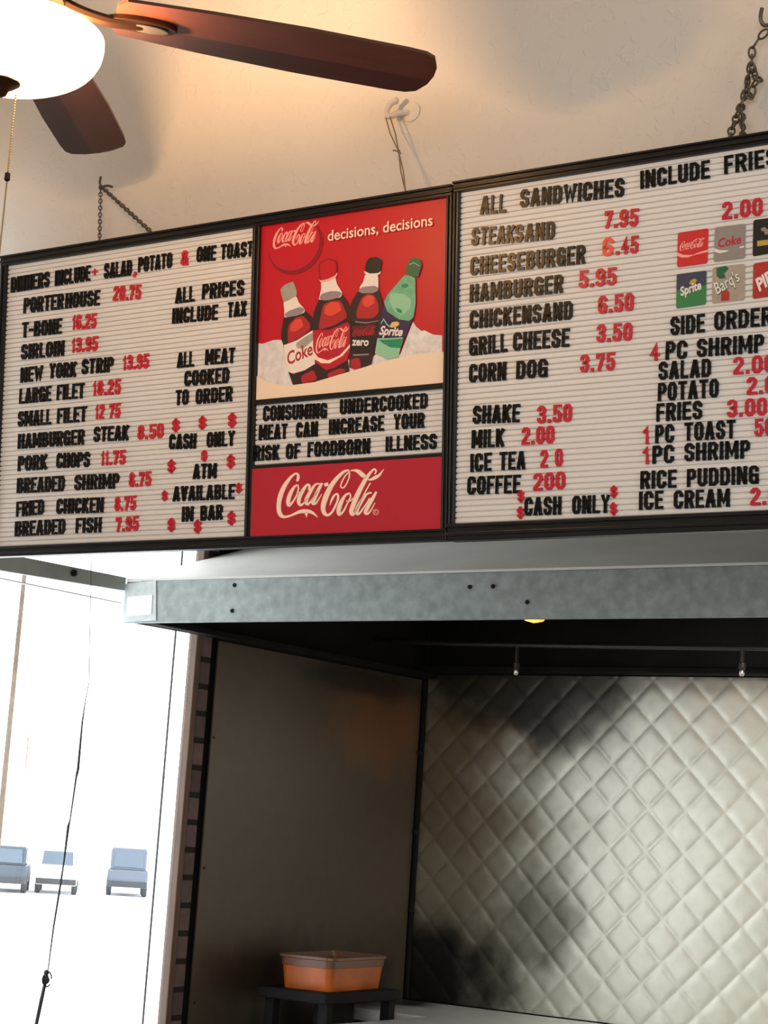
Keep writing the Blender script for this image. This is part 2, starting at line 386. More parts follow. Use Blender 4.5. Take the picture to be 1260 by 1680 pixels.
car(206, 1468, 3.6, (M['car_blue'], M['car_glass']), 'blue-grey upright car, rightmost of those outside the window', hd, hgt=1.9)
# utility pole, bare tree and low building far outside
pt, pb = onZ(1, 1395, -1.6), None
pd = 40.0
def far(px, py, dist): v = ray(px, py); v = v / np.linalg.norm(v); return EYE + v * dist
a, b_ = far(26, 1010, pd), far(0, 1350, pd)
top = np.array([b_[0], b_[1], a[2] + 1.0]); bot = np.array([b_[0], b_[1], GZ])
t = tag(obj('utility_pole', MB().tube([bot, (bot + top) / 2, top], [.06, .055, .045], 10), M['pole'], smooth=True), 'weathered brown utility pole far outside the window, at the left edge', 'pole')
random.seed(4)
tb = far(38, 1300, 135); tb[2] = GZ
tz = far(30, 1205, 135)[2]
tree = MB(); tree.tube([tb, (tb[0], tb[1], tz - 1.5), (tb[0], tb[1], tz)], [.12, .08, .04], 6)
def twig(p, d, l, r, k):
    q = p + d * l; tree.tube([p, q], [r, r * .5], 4)
    if k:
        for _ in range(3): twig(q, np.array(Vector(d + np.array([random.uniform(-.7, .7) for _ in range(3)])).normalized()), l * .72, r * .6, k - 1)
for i in range(7):
    an = i * 1.05; twig(np.array([tb[0], tb[1], tz - 1.6 + .22 * i]), np.array([math.cos(an) * .7, math.sin(an) * .7, .55]), .75, .04, 3)
tag(obj('bare_tree', tree, M['bark'], origin=tb), 'bare winter tree beside the utility pole outside the window', 'tree')
bc = far(60, 1258, 112)
bl = thing('low_building', 'long pale low building across the lot outside the window', 'building', (bc[0], bc[1], GZ)); bl.rotation_euler = (0, 0, 0)
obj('wall', MB().box(bc[0] - 12, bc[0] + 9, bc[1], bc[1] + 6, GZ, bc[2] - .28), M['bld'], bl)
obj('roof', MB().box(bc[0] - 12.3, bc[0] + 9.3, bc[1] - .3, bc[1] + 6.3, bc[2] - .28, bc[2] - .16), M['bld_roof'], bl)

# ---------------------------------------------------------------- grill alcove
pan = stained_shaded('browned_steel_panel', (80, 70, 58), .42, .35, [
    (XL, 4.98, 1.86, .3, .3, .2, (126, 80, 46), .65), (XL, 4.9, 1.97, .3, .42, .06, (40, 34, 30), .8), (XL, 4.45, 1.12, .3, .3, .12, (52, 36, 28), .7), (XL, 4.85, 1.0, .3, .35, .2, (30, 27, 24), .8)], 7)  # orange patch near the top, darker bands along top and foot
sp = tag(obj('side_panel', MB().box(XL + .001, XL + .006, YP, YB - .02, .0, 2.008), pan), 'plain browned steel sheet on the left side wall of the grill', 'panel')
for (px, py) in ((348, 1210), (332, 1424), (316, 1645)):
    obj('screw', MB().ball(tuple(onX(px + 3, py, XL + .006)), .004), M['soot_pipe'], sp, True)
# quilted back panel
qp = stained_shaded('quilted_stainless', (200, 198, 186), .36, .55, [
    (-3.35, YB, 1.5, .62, .3, 1.0, (112, 102, 80), .85), (-3.3, YB, 1.75, .34, .3, .35, (96, 78, 52), .6), (-3.05, YB, 2.0, .5, .3, .17, (44, 38, 30), .9),  # broad left tint mixes smoke stain with painted fall-off of light; others soot
    (-2.8, YB, 1.93, .26, .3, .2, (58, 56, 50), .85), (-2.6, YB, 2.02, .7, .3, .06, (70, 62, 50), .5), (-2.9, YB, 1.25, .2, .3, .2, (70, 66, 58), .6), (-3.3, YB, 1.05, .42, .3, .26, (24, 22, 19), .97)], 5)
QW, QH, QX0, QX1, QZ0, QZ1 = .126, .129, XL + .0185, -1.2, .992, 2.028
QP = onY(1156.8, 1368, YB)
q = MB(); nx, nz = 480, 230
def qh(x, z):
    a = ((x - QP[0]) / QW + (z - QP[2]) / QH) % 1.0; b = ((x - QP[0]) / QW - (z - QP[2]) / QH) % 1.0
    da = min(a, 1 - a); db = min(b, 1 - b)
    return .0022 * (1 - (1 - 2 * da) ** 5) * (1 - (1 - 2 * db) ** 5)
vs = []
for j in range(nz + 1):
    z = QZ0 + (QZ1 - QZ0) * j / nz
    for i in range(nx + 1):
        x = QX0 + (QX1 - QX0) * i / nx; vs.append((x, YB - qh(x, z), z))
fs = [(j * (nx + 1) + i, j * (nx + 1) + i + 1, (j + 1) * (nx + 1) + i + 1, (j + 1) * (nx + 1) + i) for j in range(nz) for i in range(nx)]
q.add(vs, fs); q.box(QX0, QX1, YB + .001, YB + .02, QZ0, QZ1)
bpnl = tag(obj('quilted_back_panel', q, qp, smooth=True), 'stainless back sheet of the grill quilted in diamonds, sooty and shade-tinted at its left', 'panel')
cs = obj('corner_seam', MB().box(XL + .009, XL + .0183, YB - .016, YB - .003, .992, 2.006), M['soot'], bpnl)
for (px, py) in ((689, 1235), (682, 1365), (675, 1494)):
    p = onY(px, py, YB - .016); obj('rivet', MB().ball((p[0], p[1], p[2]), .011), M['soot'], bpnl, True)
# counter in the corner
ct = thing('grill_counter', 'brushed steel counter running along the foot of the quilted panel', 'counter', (-2.2, 4.9, 0))
cm = stained_shaded('brushed_counter_steel', (225, 225, 222), .33, .3, [(-3.4, 5.0, .99, .26, .5, .3, (24, 22, 20), .95)], 5)
obj('top', MB().prism([(XL + .02, 4.78, .955), (-3.0, 4.78, .955), (-3.0, 4.3, .955), (-.8, 4.3, .955), (-.8, YB - .022, .955), (XL + .02, YB - .022, .955)], (0, 0, .035)), cm, ct, bevel=.003)
obj('body', MB().prism([(XL + .03, 4.8, 0), (-2.98, 4.8, 0), (-2.98, 4.36, 0), (-.82, 4.36, 0), (-.82, YB - .03, 0), (XL + .03, YB - .03, 0)], (0, 0, .955)), M['soot'], ct)
# stand and orange tub
st = thing('black_stand', 'black iron stand under the orange tub beside the steel side panel', 'stand', (-3.19, 4.56, 0))
SZ = 1.062
obj('stand_top', MB().box(-3.295, -3.06, 4.355, 4.735, SZ - .03, SZ), M['black_iron'], st, bevel=.004)
for x in (-3.285, -3.1):
    for y in (4.38, 4.69):
        obj('leg', MB().box(x, x + .03, y, y + .03, 0, SZ - .03), M['black_iron'], st)
obj('shelf', MB().box(-3.28, -3.08, 4.38, 4.72, .5, .52), M['black_iron'], st)
obj('post', MB().box(-3.2, -3.13, 4.5, 4.6, .52, SZ - .03), M['black_iron'], st)
tb_ = thing('orange_tub', 'small orange plastic food tub on the black stand', 'tub', (-3.178, 4.552, SZ))
tb_.rotation_euler = (0, 0, math.radians(6))
def rrect(hx, hy, r, z, n=5):
    o = []
    for cx_, cy_, a0 in ((hx - r, hy - r, 0), (-hx + r, hy - r, 90), (-hx + r, -hy + r, 180), (hx - r, -hy + r, 270)):
        for i in range(n + 1):
            a = math.radians(a0 + 90 * i / n); o.append((cx_ + r * math.cos(a), cy_ + r * math.sin(a), z))
    return o
def loft(rings, c):
    mb = MB(); n = len(rings[0]); vs = [(x + c[0], y + c[1], z + c[2]) for r in rings for x, y, z in r]; fs = []
    for i in range(len(rings) - 1):
        for j in range(n): fs.append((i * n + j, i * n + (j + 1) % n, (i + 1) * n + (j + 1) % n, (i + 1) * n + j))
    fs += [tuple(range(n))[::-1], tuple(range((len(rings) - 1) * n, len(rings) * n))]
    return mb.add(vs, fs)
c0 = (-3.178, 4.552, SZ)
obj('tub_body', loft([rrect(.078, .15, .02, 0), rrect(.084, .158, .022, .062), rrect(.086, .161, .022, .063), rrect(.08, .155, .02, .064), rrect(.074, .148, .018, .02)], c0), M['orange_tub'], tb_, True)
obj('tub_rim', loft([rrect(.086, .161, .022, .063), rrect(.088, .163, .024, .083), rrect(.092, .168, .024, .085), rrect(.092, .168, .024, .092), rrect(.087, .162, .022, .093), rrect(.08, .155, .02, .07)], c0), M['brown_lid'], tb_, True)

# ---------------------------------------------------------------- hood
HY, HZ0, HZ1 = 3.738, 2.010, 2.118
HX1 = .6
hood = thing('range_hood', 'galvanised range hood with a deep front lip over the grill', 'range hood', (-2.0, 4.4, HZ0))
obj('front_lip', MB().box(XL + .004, HX1, HY, HY + .012, HZ0, HZ1).box(XL + .004, HX1, HY, HY + .016, HZ0 - .003, HZ0 + .002), M['galv'], hood, bevel=.002)
SL = .325
def sz(y): return HZ1 + (y - HY) * SL
obj('top_panel', MB().prism([(XL + .004, HY, HZ1), (XL + .004, YB, sz(YB)), (XL + .004, YB, sz(YB) + .006), (XL + .004, HY, HZ1 + .006)], (HX1 - XL - .004, 0, 0)), M['galv_top'], hood)
obj('inner_lining', MB().prism([(XL + .02, HY + .014, HZ1 - .012), (XL + .02, YB - .002, sz(YB) - .012), (XL + .02, YB - .002, sz(YB) - .002), (XL + .02, HY + .014, HZ1 - .002)], (HX1 - XL - .03, 0, 0)), M['soot'], hood)
obj('end_panel', MB().prism([(XL + .008, HY + .014, HZ0), (XL + .008, YB, HZ0 + .012), (XL + .008, YB, sz(YB) - .014), (XL + .008, HY + .014, HZ1 - .014)], (.01, 0, 0)), M['soot'], hood)
obj('back_lining', MB().box(XL + .02, HX1, YB - .014, YB - .004, 2.04, sz(YB) - .02), M['soot'], hood)
obj('corner_strip', MB().box(XL + .02, XL + .032, YB - .03, YB - .014, 2.05, sz(YB) - .03), M['soot_pipe'], hood)
obj('side_gutter', MB().box(XL + .009, XL + .06, HY + .06, YB - .02, 2.012, 2.03), M['soot'], hood, bevel=.003)
obj('back_gutter', MB().box(XL + .02, HX1, YB - .08, YB - .02, 2.03, 2.05), M['soot'], hood, bevel=.003)
for (px, py) in ((385, 960), (381, 1002), (771, 963), (809, 962), (865, 988)):
    p = onY(px, py, HY); obj('screw', MB().lathe((p[0], p[1], p[2]), [(.0055, 0), (.005, .003), (.001, .004)], 10, mx=Matrix.Rotation(math.pi / 2, 4, 'X')), M['black_iron'], hood, True)
cp = MB(); px_ = [onY(x, y, HY - .003) for x, y in ((203, 958), (256, 952), (256, 1018), (202, 1021))]
px_[0][0] = px_[3][0] = XL + .003; cp.prism([p for p in px_], (0, .003, 0))
cpo = obj('corner_plate', cp, M['putty'], hood, bevel=.001, label='pale sealed corner plate')
tp = MB(); tp.prism([onY(x, y, HY - .005) for x, y in ((209, 979), (250, 976), (248, 1008), (207, 1011))], (0, .002, 0)); obj('tape_patch', tp, M['tape'], cpo)
# fire suppression pipe with two nozzles, hung under the lining
PY = 4.9
P = [onY(x, y, PY) for x, y in ((545, 1046), (660, 1052), (760, 1056), (1000, 1060), (1260, 1063))]; P.append(P[-1] + np.array([.6, 0, 0]))
pipe = obj('suppression_pipe', MB().tube(P, .009, 8), M['soot_pipe'], hood, True, label='thin pipe with drop nozzles')
for px, mk in ((847, 'chrome'), (1217, 'chrome')):
    t0, t1 = onY(px + 1, 1060, PY), onY(px, 1088, PY); t2 = onY(px, 1104, PY)
    nb = MB().tube([t0, t1], .008, 8).lathe(tuple(t1), [(.008, .002), (.011, 0), (.011, -.012), (.007, -.022)], 12)
    nb.lathe(tuple(t1), [(.0075, -.02), (.0085, -.03), (.006, -.036)], 12, 1)
    obj('nozzle', nb, [M['soot_pipe'], M['chrome']], pipe, True)
# hood lamps, the white one added
def hood_lamp(x, y, zb, label, power, col, m):
    r = obj('lamp', MB().lathe((x, y, sz(y) - .012), [(.05, .0), (.05, -.03), (.03, -.05), (.02, -.05)], 20).tube([(x, y, sz(y) - .05), (x, y, zb + .07)], .012, 8), M['black_iron'], hood, True, label=label)
    obj('bulb', MB().lathe((x, y, zb), [(.002, 0), (.026, .006), (.037, .022), (.036, .036), (.022, .06), (.012, .075)], 20), m, r, True)
    l = bpy.data.lights.new('hood_lamp_light', 'SPOT' if power > 5 else 'POINT'); l.energy = power; l.color = col; l.shadow_soft_size = .03
    lo = bpy.data.objects.new('hood_lamp_light', l); COL.objects.link(lo); lo.location = (x, y - .03, zb - .02 if power > 5 else zb)
    if power > 5:
        l.spot_size = math.radians(92); l.spot_blend = 1.0
        lo.rotation_euler = (Vector((-1.85, YB, 1.4)) - Vector(lo.location)).to_track_quat('-Z', 'Y').to_euler()
    return r
gp = onY(876, 1022, 4.5)
hood_lamp(gp[0], 4.5, gp[2], 'small orange bulb peeking out under the hood lip', .4, (1, .6, .25), M['bulb'])
M['bulb_w'] = mat('added_white_bulb', (255, 245, 225), .4, emis=(255, 240, 215), estr=8)
hood_lamp(-1.25, 4.35, 2.17, 'added white bulb inside the range hood, out of view at right', 105, (1, .96, .88), M['bulb_w'])  # added unseen lamp that brightens the quilted panel from the right

# ---------------------------------------------------------------- lettering: condensed block letters made of strokes
def OCT(x0, y0, x1, y1, cx=.3, cy=.16):
    w_, h_ = x1 - x0, y1 - y0; cx *= w_; 
    return [(x0 + cx, y0), (x1 - cx, y0), (x1, y0 + cy), (x1, y1 - cy), (x1 - cx, y1), (x0 + cx, y1), (x0, y1 - cy), (x0, y0 + cy)]
C_ = ('c',)
G = {  # char: (width, [strokes]); a stroke starting with 'c' is closed
 'A': (.56, [[(0, 0), (.43, 1), (.57, 1), (1, 0)], [(.16, .28), (.84, .28)]]),
 'B': (.53, [['c', (0, 0), (.72, 0), (1, .12), (1, .38), (.6, .53), (0, .53)], [(0, .53), (0, 1), (.7, 1), (.95, .88), (.95, .68), (.6, .53)]]),
 'C': (.52, [[(1, .25), (1, .14), (.7, 0), (.3, 0), (0, .14), (0, .86), (.3, 1), (.7, 1), (1, .86), (1, .76)]]),
 'D': (.53, [['c', (0, 0), (.65, 0), (1, .16), (1, .84), (.65, 1), (0, 1)]]),
 'E': (.46, [[(1, 0), (0, 0), (0, 1), (1, 1)], [(0, .52), (.85, .52)]]),
 'F': (.44, [[(0, 0), (0, 1), (1, 1)], [(0, .5), (.85, .5)]]),
 'G': (.54, [[(.6, .48), (1, .48), (1, .0)], [(1, .12), (.7, 0), (.3, 0), (0, .14), (0, .86), (.3, 1), (.7, 1), (1, .86), (1, .79)]]),
 'H': (.54, [[(0, 0), (0, 1)], [(1, 0), (1, 1)], [(0, .5), (1, .5)]]),
 'I': (.18, [[(.5, 0), (.5, 1)]]),
 'K': (.54, [[(0, 0), (0, 1)], [(1, 1), (.05, .42)], [(.32, .58), (1, 0)]]),
 'L': (.44, [[(0, 1), (0, 0), (1, 0)]]),
 'M': (.7, [[(0, 0), (0, 1)], [(1, 0), (1, 1)], [(.08, .96), (.5, .2), (.92, .96)]]),
 'N': (.56, [[(0, 0), (0, 1)], [(1, 0), (1, 1)], [(.08, .95), (.92, .05)]]),
 'O': (.53, [['c'] + OCT(0, 0, 1, 1)]),
 'P': (.5, [[(0, 0), (0, 1), (.7, 1), (1, .87), (1, .6), (.7, .46), (0, .46)]]),
 'R': (.53, [[(0, 0), (0, 1), (.7, 1), (1, .87), (1, .63), (.7, .5), (0, .5)], [(.6, .5), (1, .0)]]),
 'S': (.52, [[(0, .22), (0, .14), (.3, 0), (.7, 0), (1, .14), (1, .36), (.75, .48), (.25, .54), (0, .66), (0, .86), (.3, 1), (.7, 1), (1, .86), (1, .79)]]),
 'T': (.5, [[(.5, 0), (.5, 1)], [(0, 1), (1, 1)]]),
 'U': (.53, [[(0, 1), (0, .15), (.3, 0), (.7, 0), (1, .15), (1, 1)]]),
 'V': (.54, [[(0, 1), (.45, 0), (.55, 0), (1, 1)]]),
 'W': (.74, [[(0, 1), (.22, 0), (.5, .8), (.78, 0), (1, 1)]]),
 'X': (.54, [[(0, 0), (1, 1)], [(0, 1), (1, 0)]]),
 'Y': (.54, [[(0, 1), (.5, .45), (1, 1)], [(.5, .45), (.5, 0)]]),
 '0': (.5, [['c'] + OCT(0, 0, 1, 1)]),
 '1': (.28, [[(.0, .74), (.7, 1), (.7, 0)]]),
 '2': (.5, [[(0, .82), (0, .86), (.3, 1), (.7, 1), (1, .86), (1, .64), (0, .1), (0, 0), (1, 0)]]),
 '3': (.5, [[(0, .84), (0, .87), (.3, 1), (.7, 1), (1, .87), (1, .64), (.7, .53), (.4, .53)], [(.7, .53), (1, .4), (1, .14), (.7, 0), (.3, 0), (0, .14), (0, .18)]]),
 '4': (.5, [[(.72, 0), (.72, 1), (0, .3), (1, .3)]]),
 '5': (.5, [[(1, 1), (.08, 1), (.02, .53), (.3, .62), (.7, .62), (1, .48), (1, .14), (.7, 0), (.3, 0), (0, .14), (0, .18)]]),
 '6': (.5, [[(1, .85), (.7, 1), (.3, 1), (0, .86), (0, .14), (.3, 0), (.7, 0), (1, .14), (1, .4), (.7, .53), (.3, .53), (0, .44)]]),
 '7': (.48, [[(0, .86), (0, 1), (1, 1), (1, .9), (.35, 0)]]),
 '8': (.5, [['c'] + OCT(0, 0, 1, .55, .4, .17), ['c'] + OCT(.06, .55, .94, 1, .4, .15)]),
 '9': (.5, [[(0, .15), (.3, 0), (.7, 0), (1, .14), (1, .86), (.7, 1), (.3, 1), (0, .86), (0, .6), (.3, .47), (.7, .47), (1, .56)]]),
 '.': (.2, [[(.5, 0), (.5, .06)]]),
 ',': (.2, [[(.6, .05), (.3, -.16)]]),
 '-': (.34, [[(0, .46), (1, .46)]]),
 '+': (.5, [[(0, .5), (1, .5)], [(.5, .1), (.5, .9)]]),
 '&': (.6, [[(1, 0), (.15, .72), (.15, .88), (.35, 1), (.6, 1), (.75, .88), (.7, .72), (.05, .32), (.05, .12), (.3, 0), (.55, 0), (.95, .4)]]),
 '$': (.5, [[(0, .3), (0, .2), (.3, .1), (.7, .1), (1, .22), (1, .38), (.75, .48), (.25, .54), (0, .64), (0, .8), (.3, .9), (.7, .9), (1, .8), (1, .7)], [(.5, -.02), (.5, 1.02)]]),
 ' ': (.3, []),
}
def stroke2d(pts, t, closed=False):
    """left / right offset points of a polyline of width t, mitred"""
    P = [np.array(p, float) for p in pts]; n = len(P); Lf, Rt = [], []
    tt = t if isinstance(t, (list, tuple, np.ndarray)) else [t] * n
    for i in range(n):
        a = P[i - 1] if (i > 0 or closed) else None; b = P[(i + 1) % n] if (i < n - 1 or closed) else None
        def un(d): l = np.hypot(*d); return d / l if l > 1e-9 else np.array([1., 0])
        d1 = un(P[i] - a) if a is not None else un(b - P[i]); d2 = un(b - P[i]) if b is not None else d1
        n1, n2 = np.array([-d1[1], d1[0]]), np.array([-d2[1], d2[0]]); mv = un(n1 + n2) if np.hypot(*(n1 + n2)) > 1e-6 else n1
        k = min(1.3, 1 / max(.3, mv @ n1)); o = mv * (tt[i] / 2 * k); Lf.append(P[i] + o); Rt.append(P[i] - o)
    return Lf, Rt
def ribbon(mb, pts, t, closed, fn, w0, w1, mi=0):
    """raised ribbon: fn(x, y, w) -> world"""
    Lf, Rt = stroke2d(pts, t, closed); n = len(Lf)
    vs = [fn(*p, w1) for p in Lf] + [fn(*p, w1) for p in Rt] + [fn(*p, w0) for p in Lf] + [fn(*p, w0) for p in Rt]
    fs = []
    for i in range(n if closed else n - 1):
        j = (i + 1) % n
        fs.append((i, j, n + j, n + i))
        if w1 - w0 > 5e-4:
            fs += [(i, 2 * n + i, 2 * n + j, j), (n + i, n + j, 3 * n + j, 3 * n + i)]
    if not closed and w1 - w0 > 5e-4: fs += [(0, n, 3 * n, 2 * n), (n - 1, 3 * n - 1, 4 * n - 1, 2 * n - 1)]
    mb.add(vs, fs, mi)
def block_text(mb, s, p0, p1, H, w0, w1, bold=.2, mi=0):
    """block capitals between two board points (mid-height left, mid-height right)"""
    p0, p1 = np.array(p0), np.array(p1); D = np.hypot(*(p1 - p0)); dx = (p1 - p0) / D; dy = np.array([-dx[1], dx[0]])
    gap = .11; tot = sum(G[c][0] for c in s) + gap * (len(s) - 1); k = D / (tot * H)
    x = 0
    for c in s:
        wd, strokes = G[c]; cw = wd * H * k; t = .165 * H; tv = min(.2 * H, .37 * cw) if wd > .3 else min(cw, .19 * H)
        if c == '1': tv = min(.19 * H, .55 * cw)
        sx = t / tv; cs_w = cw * sx                    # stroke in a stretched space so uprights and bars keep their own widths
        for st_ in strokes:
            cl = st_[0] == 'c'; pts = st_[1:] if cl else st_
            q_ = [(t / 2 + a * max(0, cs_w - t), -H / 2 + t / 2 + b * (H - t)) for a, b in pts]
            if wd <= .3 and c != '1': q_ = [(cs_w / 2 + (a - .5) * t, y_) for (a, _), (_, y_) in zip(pts, q_)]
            fn = lambda a, b, w_, x_=x, sx_=sx: BP(*(p0 + dx * (x_ + a / sx_) + dy * b), w_)
            ext = t / 2
            if not cl:                                 # square ends
                P_ = [np.array(p) for p in q_]
                if len(P_) > 1:
                    d0 = P_[0] - P_[1]; d1 = P_[-1] - P_[-2]
                    q_ = [P_[0] + d0 / max(1e-6, np.hypot(*d0)) * ext] + P_[1:-1] + [P_[-1] + d1 / max(1e-6, np.hypot(*d1)) * ext]
            ribbon(mb, q_, t, cl, fn, w0, w1, mi)
        x += cw + gap * H * k
def font_text(mb, s, fn, h, w0, mi=0, shear=0.0, offset=0.0, xs=1.0, depth=0.0):
    """rounder lettering from the built-in font: fn(x, y, w) with x, y in text units (cap height about .7)"""
    cu = bpy.data.curves.new('lettering', 'FONT'); cu.body = s; cu.offset = offset; cu.shear = shear; cu.resolution_u = 3
    o = bpy.data.objects.new('lettering', cu); COL.objects.link(o); bpy.context.view_layer.update()
    ev = o.evaluated_get(bpy.context.evaluated_depsgraph_get()); me = ev.to_mesh()
    vs = [fn(v.co.x * xs, v.co.y, w0) for v in me.vertices]; fs = [tuple(p.vertices) for p in me.polygons]
    ev.to_mesh_clear(); bpy.data.objects.remove(o); bpy.data.curves.remove(cu)
    mb.add(vs, fs, mi)
def text_width(s, offset=0.0, shear=0.0):
    mb = MB(); font_text(mb, s, lambda x, y, w: (x, y, w), 1, 0, 0, shear, offset)
    xs = [v[0] for v in mb.v]; return min(xs), max(xs)
def font_px(mb, s, a, b, hpx, w0, mi=0, shear=0.0, offset=0.0):
    """built-in lettering whose baseline runs from photo pixel a to b on the board plane; hpx = capital height in pixels"""
    A, B_ = np.array(b_uv(*a)), np.array(b_uv(*b)); T = np.array(b_uv(a[0], a[1] - hpx)); H = np.hypot(*(T - A))
    x0, x1 = text_width(s, offset, shear); D = np.hypot(*(B_ - A)); dx = (B_ - A) / D; dy = np.array([-dx[1], dx[0]])
    def fn(x, y, w): return BP(*(A + dx * ((x - x0) / (x1 - x0) * D) + dy * (y / .69 * H)), w)
    font_text(mb, s, fn, 1, w0, mi, shear, offset)

# flowing script logo, traced as strokes of changing width: (x, y, width) in a 1260 x 693 box
SCRIPT = [
 [(290, 224, 22), (303, 185, 30), (296, 150, 24), (268, 146, 20), (218, 190, 30), (162, 270, 44), (122, 360, 50), (103, 450, 46), (104, 525, 46), (124, 572, 42), (160, 590, 28), (220, 578, 22), (280, 552, 28), (330, 534, 38), (385, 532, 42), (430, 538, 34), (470, 562, 22), (504, 598, 4)],
 [(385, 545, 44), (387, 570, 20), (388, 598, 3)],
 [(300, 262, 18), (268, 274, 22), (226, 340, 40), (200, 420, 44), (206, 470, 34), (240, 444, 20), (284, 372, 16), (304, 305, 16), (298, 258, 16)],
 [(285, 335, 12), (320, 335, 10), (345, 305, 10)],
 [(410, 315, 18), (420, 272, 26), (396, 258, 22), (356, 308, 36), (318, 380, 42), (308, 440, 38), (330, 468, 26), (365, 442, 16), (402, 396, 14)],
 [(524, 248, 16), (480, 256, 20), (440, 310, 32), (396, 390, 40), (384, 440, 36), (406, 458, 24), (452, 402, 16), (505, 315, 14)],
 [(550, 240, 24), (510, 312, 36), (470, 400, 40), (455, 448, 36), (482, 452, 20), (515, 405, 14), (546, 354, 8)],
 [(572, 262, 36), (614, 250, 36)],
 [(830, 112, 18), (800, 112, 24), (756, 138, 32), (690, 206, 42), (632, 290, 50), (586, 390, 56), (560, 480, 50), (570, 545, 42), (605, 572, 28), (650, 542, 24), (690, 470, 22), (714, 400, 24), (708, 356, 22), (680, 364, 20), (650, 412, 22), (628, 474, 6)],
 [(822, 112, 18), (832, 160, 15), (815, 220, 13), (780, 280, 13), (752, 290, 13), (742, 265, 14), (765, 205, 14), (802, 150, 13), (838, 120, 10)],
 [(842, 112, 10), (888, 110, 24), (928, 124, 42), (970, 160, 46), (1004, 182, 26)],
 [(1024, 208, 14), (1060, 202, 26), (1096, 184, 36), (1140, 158, 26), (1188, 94, 3)],
 [(1092, 150, 14), (1106, 118, 18), (1088, 98, 20), (1058, 122, 24), (1010, 184, 38), (960, 270, 46), (910, 372, 50), (866, 480, 48), (850, 540, 44), (872, 565, 26), (922, 480, 16), (985, 352, 14), (1048, 238, 13)],
 [(836, 348, 20), (792, 364, 24), (746, 440, 42), (720, 520, 46), (726, 565, 30), (766, 536, 20), (810, 452, 16), (842, 384, 16), (832, 345, 18)],
 [(800, 425, 12), (840, 425, 12), (870, 395, 10)],
 [(1062, 340, 16), (1012, 354, 22), (960, 420, 38), (915, 500, 42), (904, 550, 34), (932, 555, 24), (982, 490, 16), (1044, 395, 14)],
 [(1110, 330, 20), (1070, 402, 36), (1020, 490, 40), (996, 545, 36), (1022, 556, 22), (1060, 510, 14), (1096, 444, 8)],
]
def smooth_pts(pts, k=5):
    P = [np.array(p, float) for p in pts]; out = []
    if len(P) < 3: return P
    for i in range(len(P) - 1):
        p0, p1, p2, p3 = P[max(0, i - 1)], P[i], P[i + 1], P[min(len(P) - 1, i + 2)]
        for j in range(k):
            t = j / k; out.append(.5 * (2 * p1 + (p2 - p0) * t + (2 * p0 - 5 * p1 + 4 * p2 - p3) * t * t + (3 * p1 - p0 - 3 * p2 + p3) * t ** 3))
    out.append(P[-1]); return out
def script_logo(mb, box2px, w0, mi=0, k=5, fat=1.0):
    """box2px maps a point of the 1260 x 693 box to a photo pixel on the board plane"""
    for st_ in SCRIPT:
        sp_ = smooth_pts(st_, k); Lf, Rt = stroke2d([(p[0], p[1]) for p in sp_], [max(2, p[2]) * fat for p in sp_])
        n = len(Lf); vs = [BP(*b_uv(*box2px(*p)), w0) for p in Lf] + [BP(*b_uv(*box2px(*p)), w0) for p in Rt]
        mb.add(vs, [(i, i + 1, n + i + 1, n + i) for i in range(n - 1)], mi)
def quad_map(A, B_, D):  # logo box corners: (80,600)->A lower left, (1190,600)->B lower right, (80,90)->D upper left, affine
    A, B_, D = map(np.array, (A, B_, D))
    return lambda x, y: tuple(A + (B_ - A) * ((x - 80) / 1110) + (D - A) * ((600 - y) / 510))

# ---------------------------------------------------------------- letter boards
V0, V1 = -.340, .354
def rect_uv(tl, tr, br, bl):
    a, b, c, d = [b_uv(*p) for p in (tl, tr, br, bl)]
    return (a[0] + d[0]) / 2, (b[0] + c[0]) / 2, (c[1] + d[1]) / 2, (a[1] + b[1]) / 2
def rail(mb, u0, u1, v0, v1, hor):
    """frame rail with a raised bead along its middle"""
    mb.bbox(u0, u1, v0, v1, -.028, .008)
    if hor:
        d = (v1 - v0); mb.bbox(u0, u1, v0 + d * .28, v0 + d * .5, .008, .0115); mb.bbox(u0, u1, v0 + d * .78, v1, .008, .013)
    else:
        d = (u1 - u0); mb.bbox(u0 + d * .3, u0 + d * .55, v0, v1, .008, .0115)
def ribbed(mb, u0, u1, v0, v1, pitch=.0108):
    n = int(round((v1 - v0) / pitch)); h = (v1 - v0) / n; prof = []
    for i in range(n):
        v = v0 + i * h; prof += [(v, -.0042), (v + h * .16, -.0042), (v + h * .24, -.0005), (v + h * .5, 0), (v + h * .94, -.0004)]
    prof.append((v1, -.0042)); k = len(prof)
    vs = [BP(u0, *p) for p in prof] + [BP(u1, *p) for p in prof]
    mb.add(vs, [(i, i + 1, k + i + 1, k + i) for i in range(k - 1)])
    mb.bbox(u0, u1, v0, v1, -.02, -.006)
def frame_board(u0, u1, name, label, rails):
    r = thing(name, label, 'menu board', tuple(BP((u0 + u1) / 2, V0, -.02)))
    f = MB()
    rail(f, u0, u1, V1 - rails[0], V1, True); rail(f, u0, u1, V0, V0 + rails[1], True)
    rail(f, u0, u0 + rails[2], V0 + rails[1], V1 - rails[0], False); rail(f, u1 - rails[3], u1, V0 + rails[1], V1 - rails[0], False)
    obj('frame', f, M['black_frame'], r, bevel=.0012)
    return r
LU0, LU1 = -3.128, -1.9045
lb = frame_board(LU0, LU1, 'menu_board', 'dinner half of the menu board with a soft drink poster in its right third', (.0225, .022, .020, .0135))
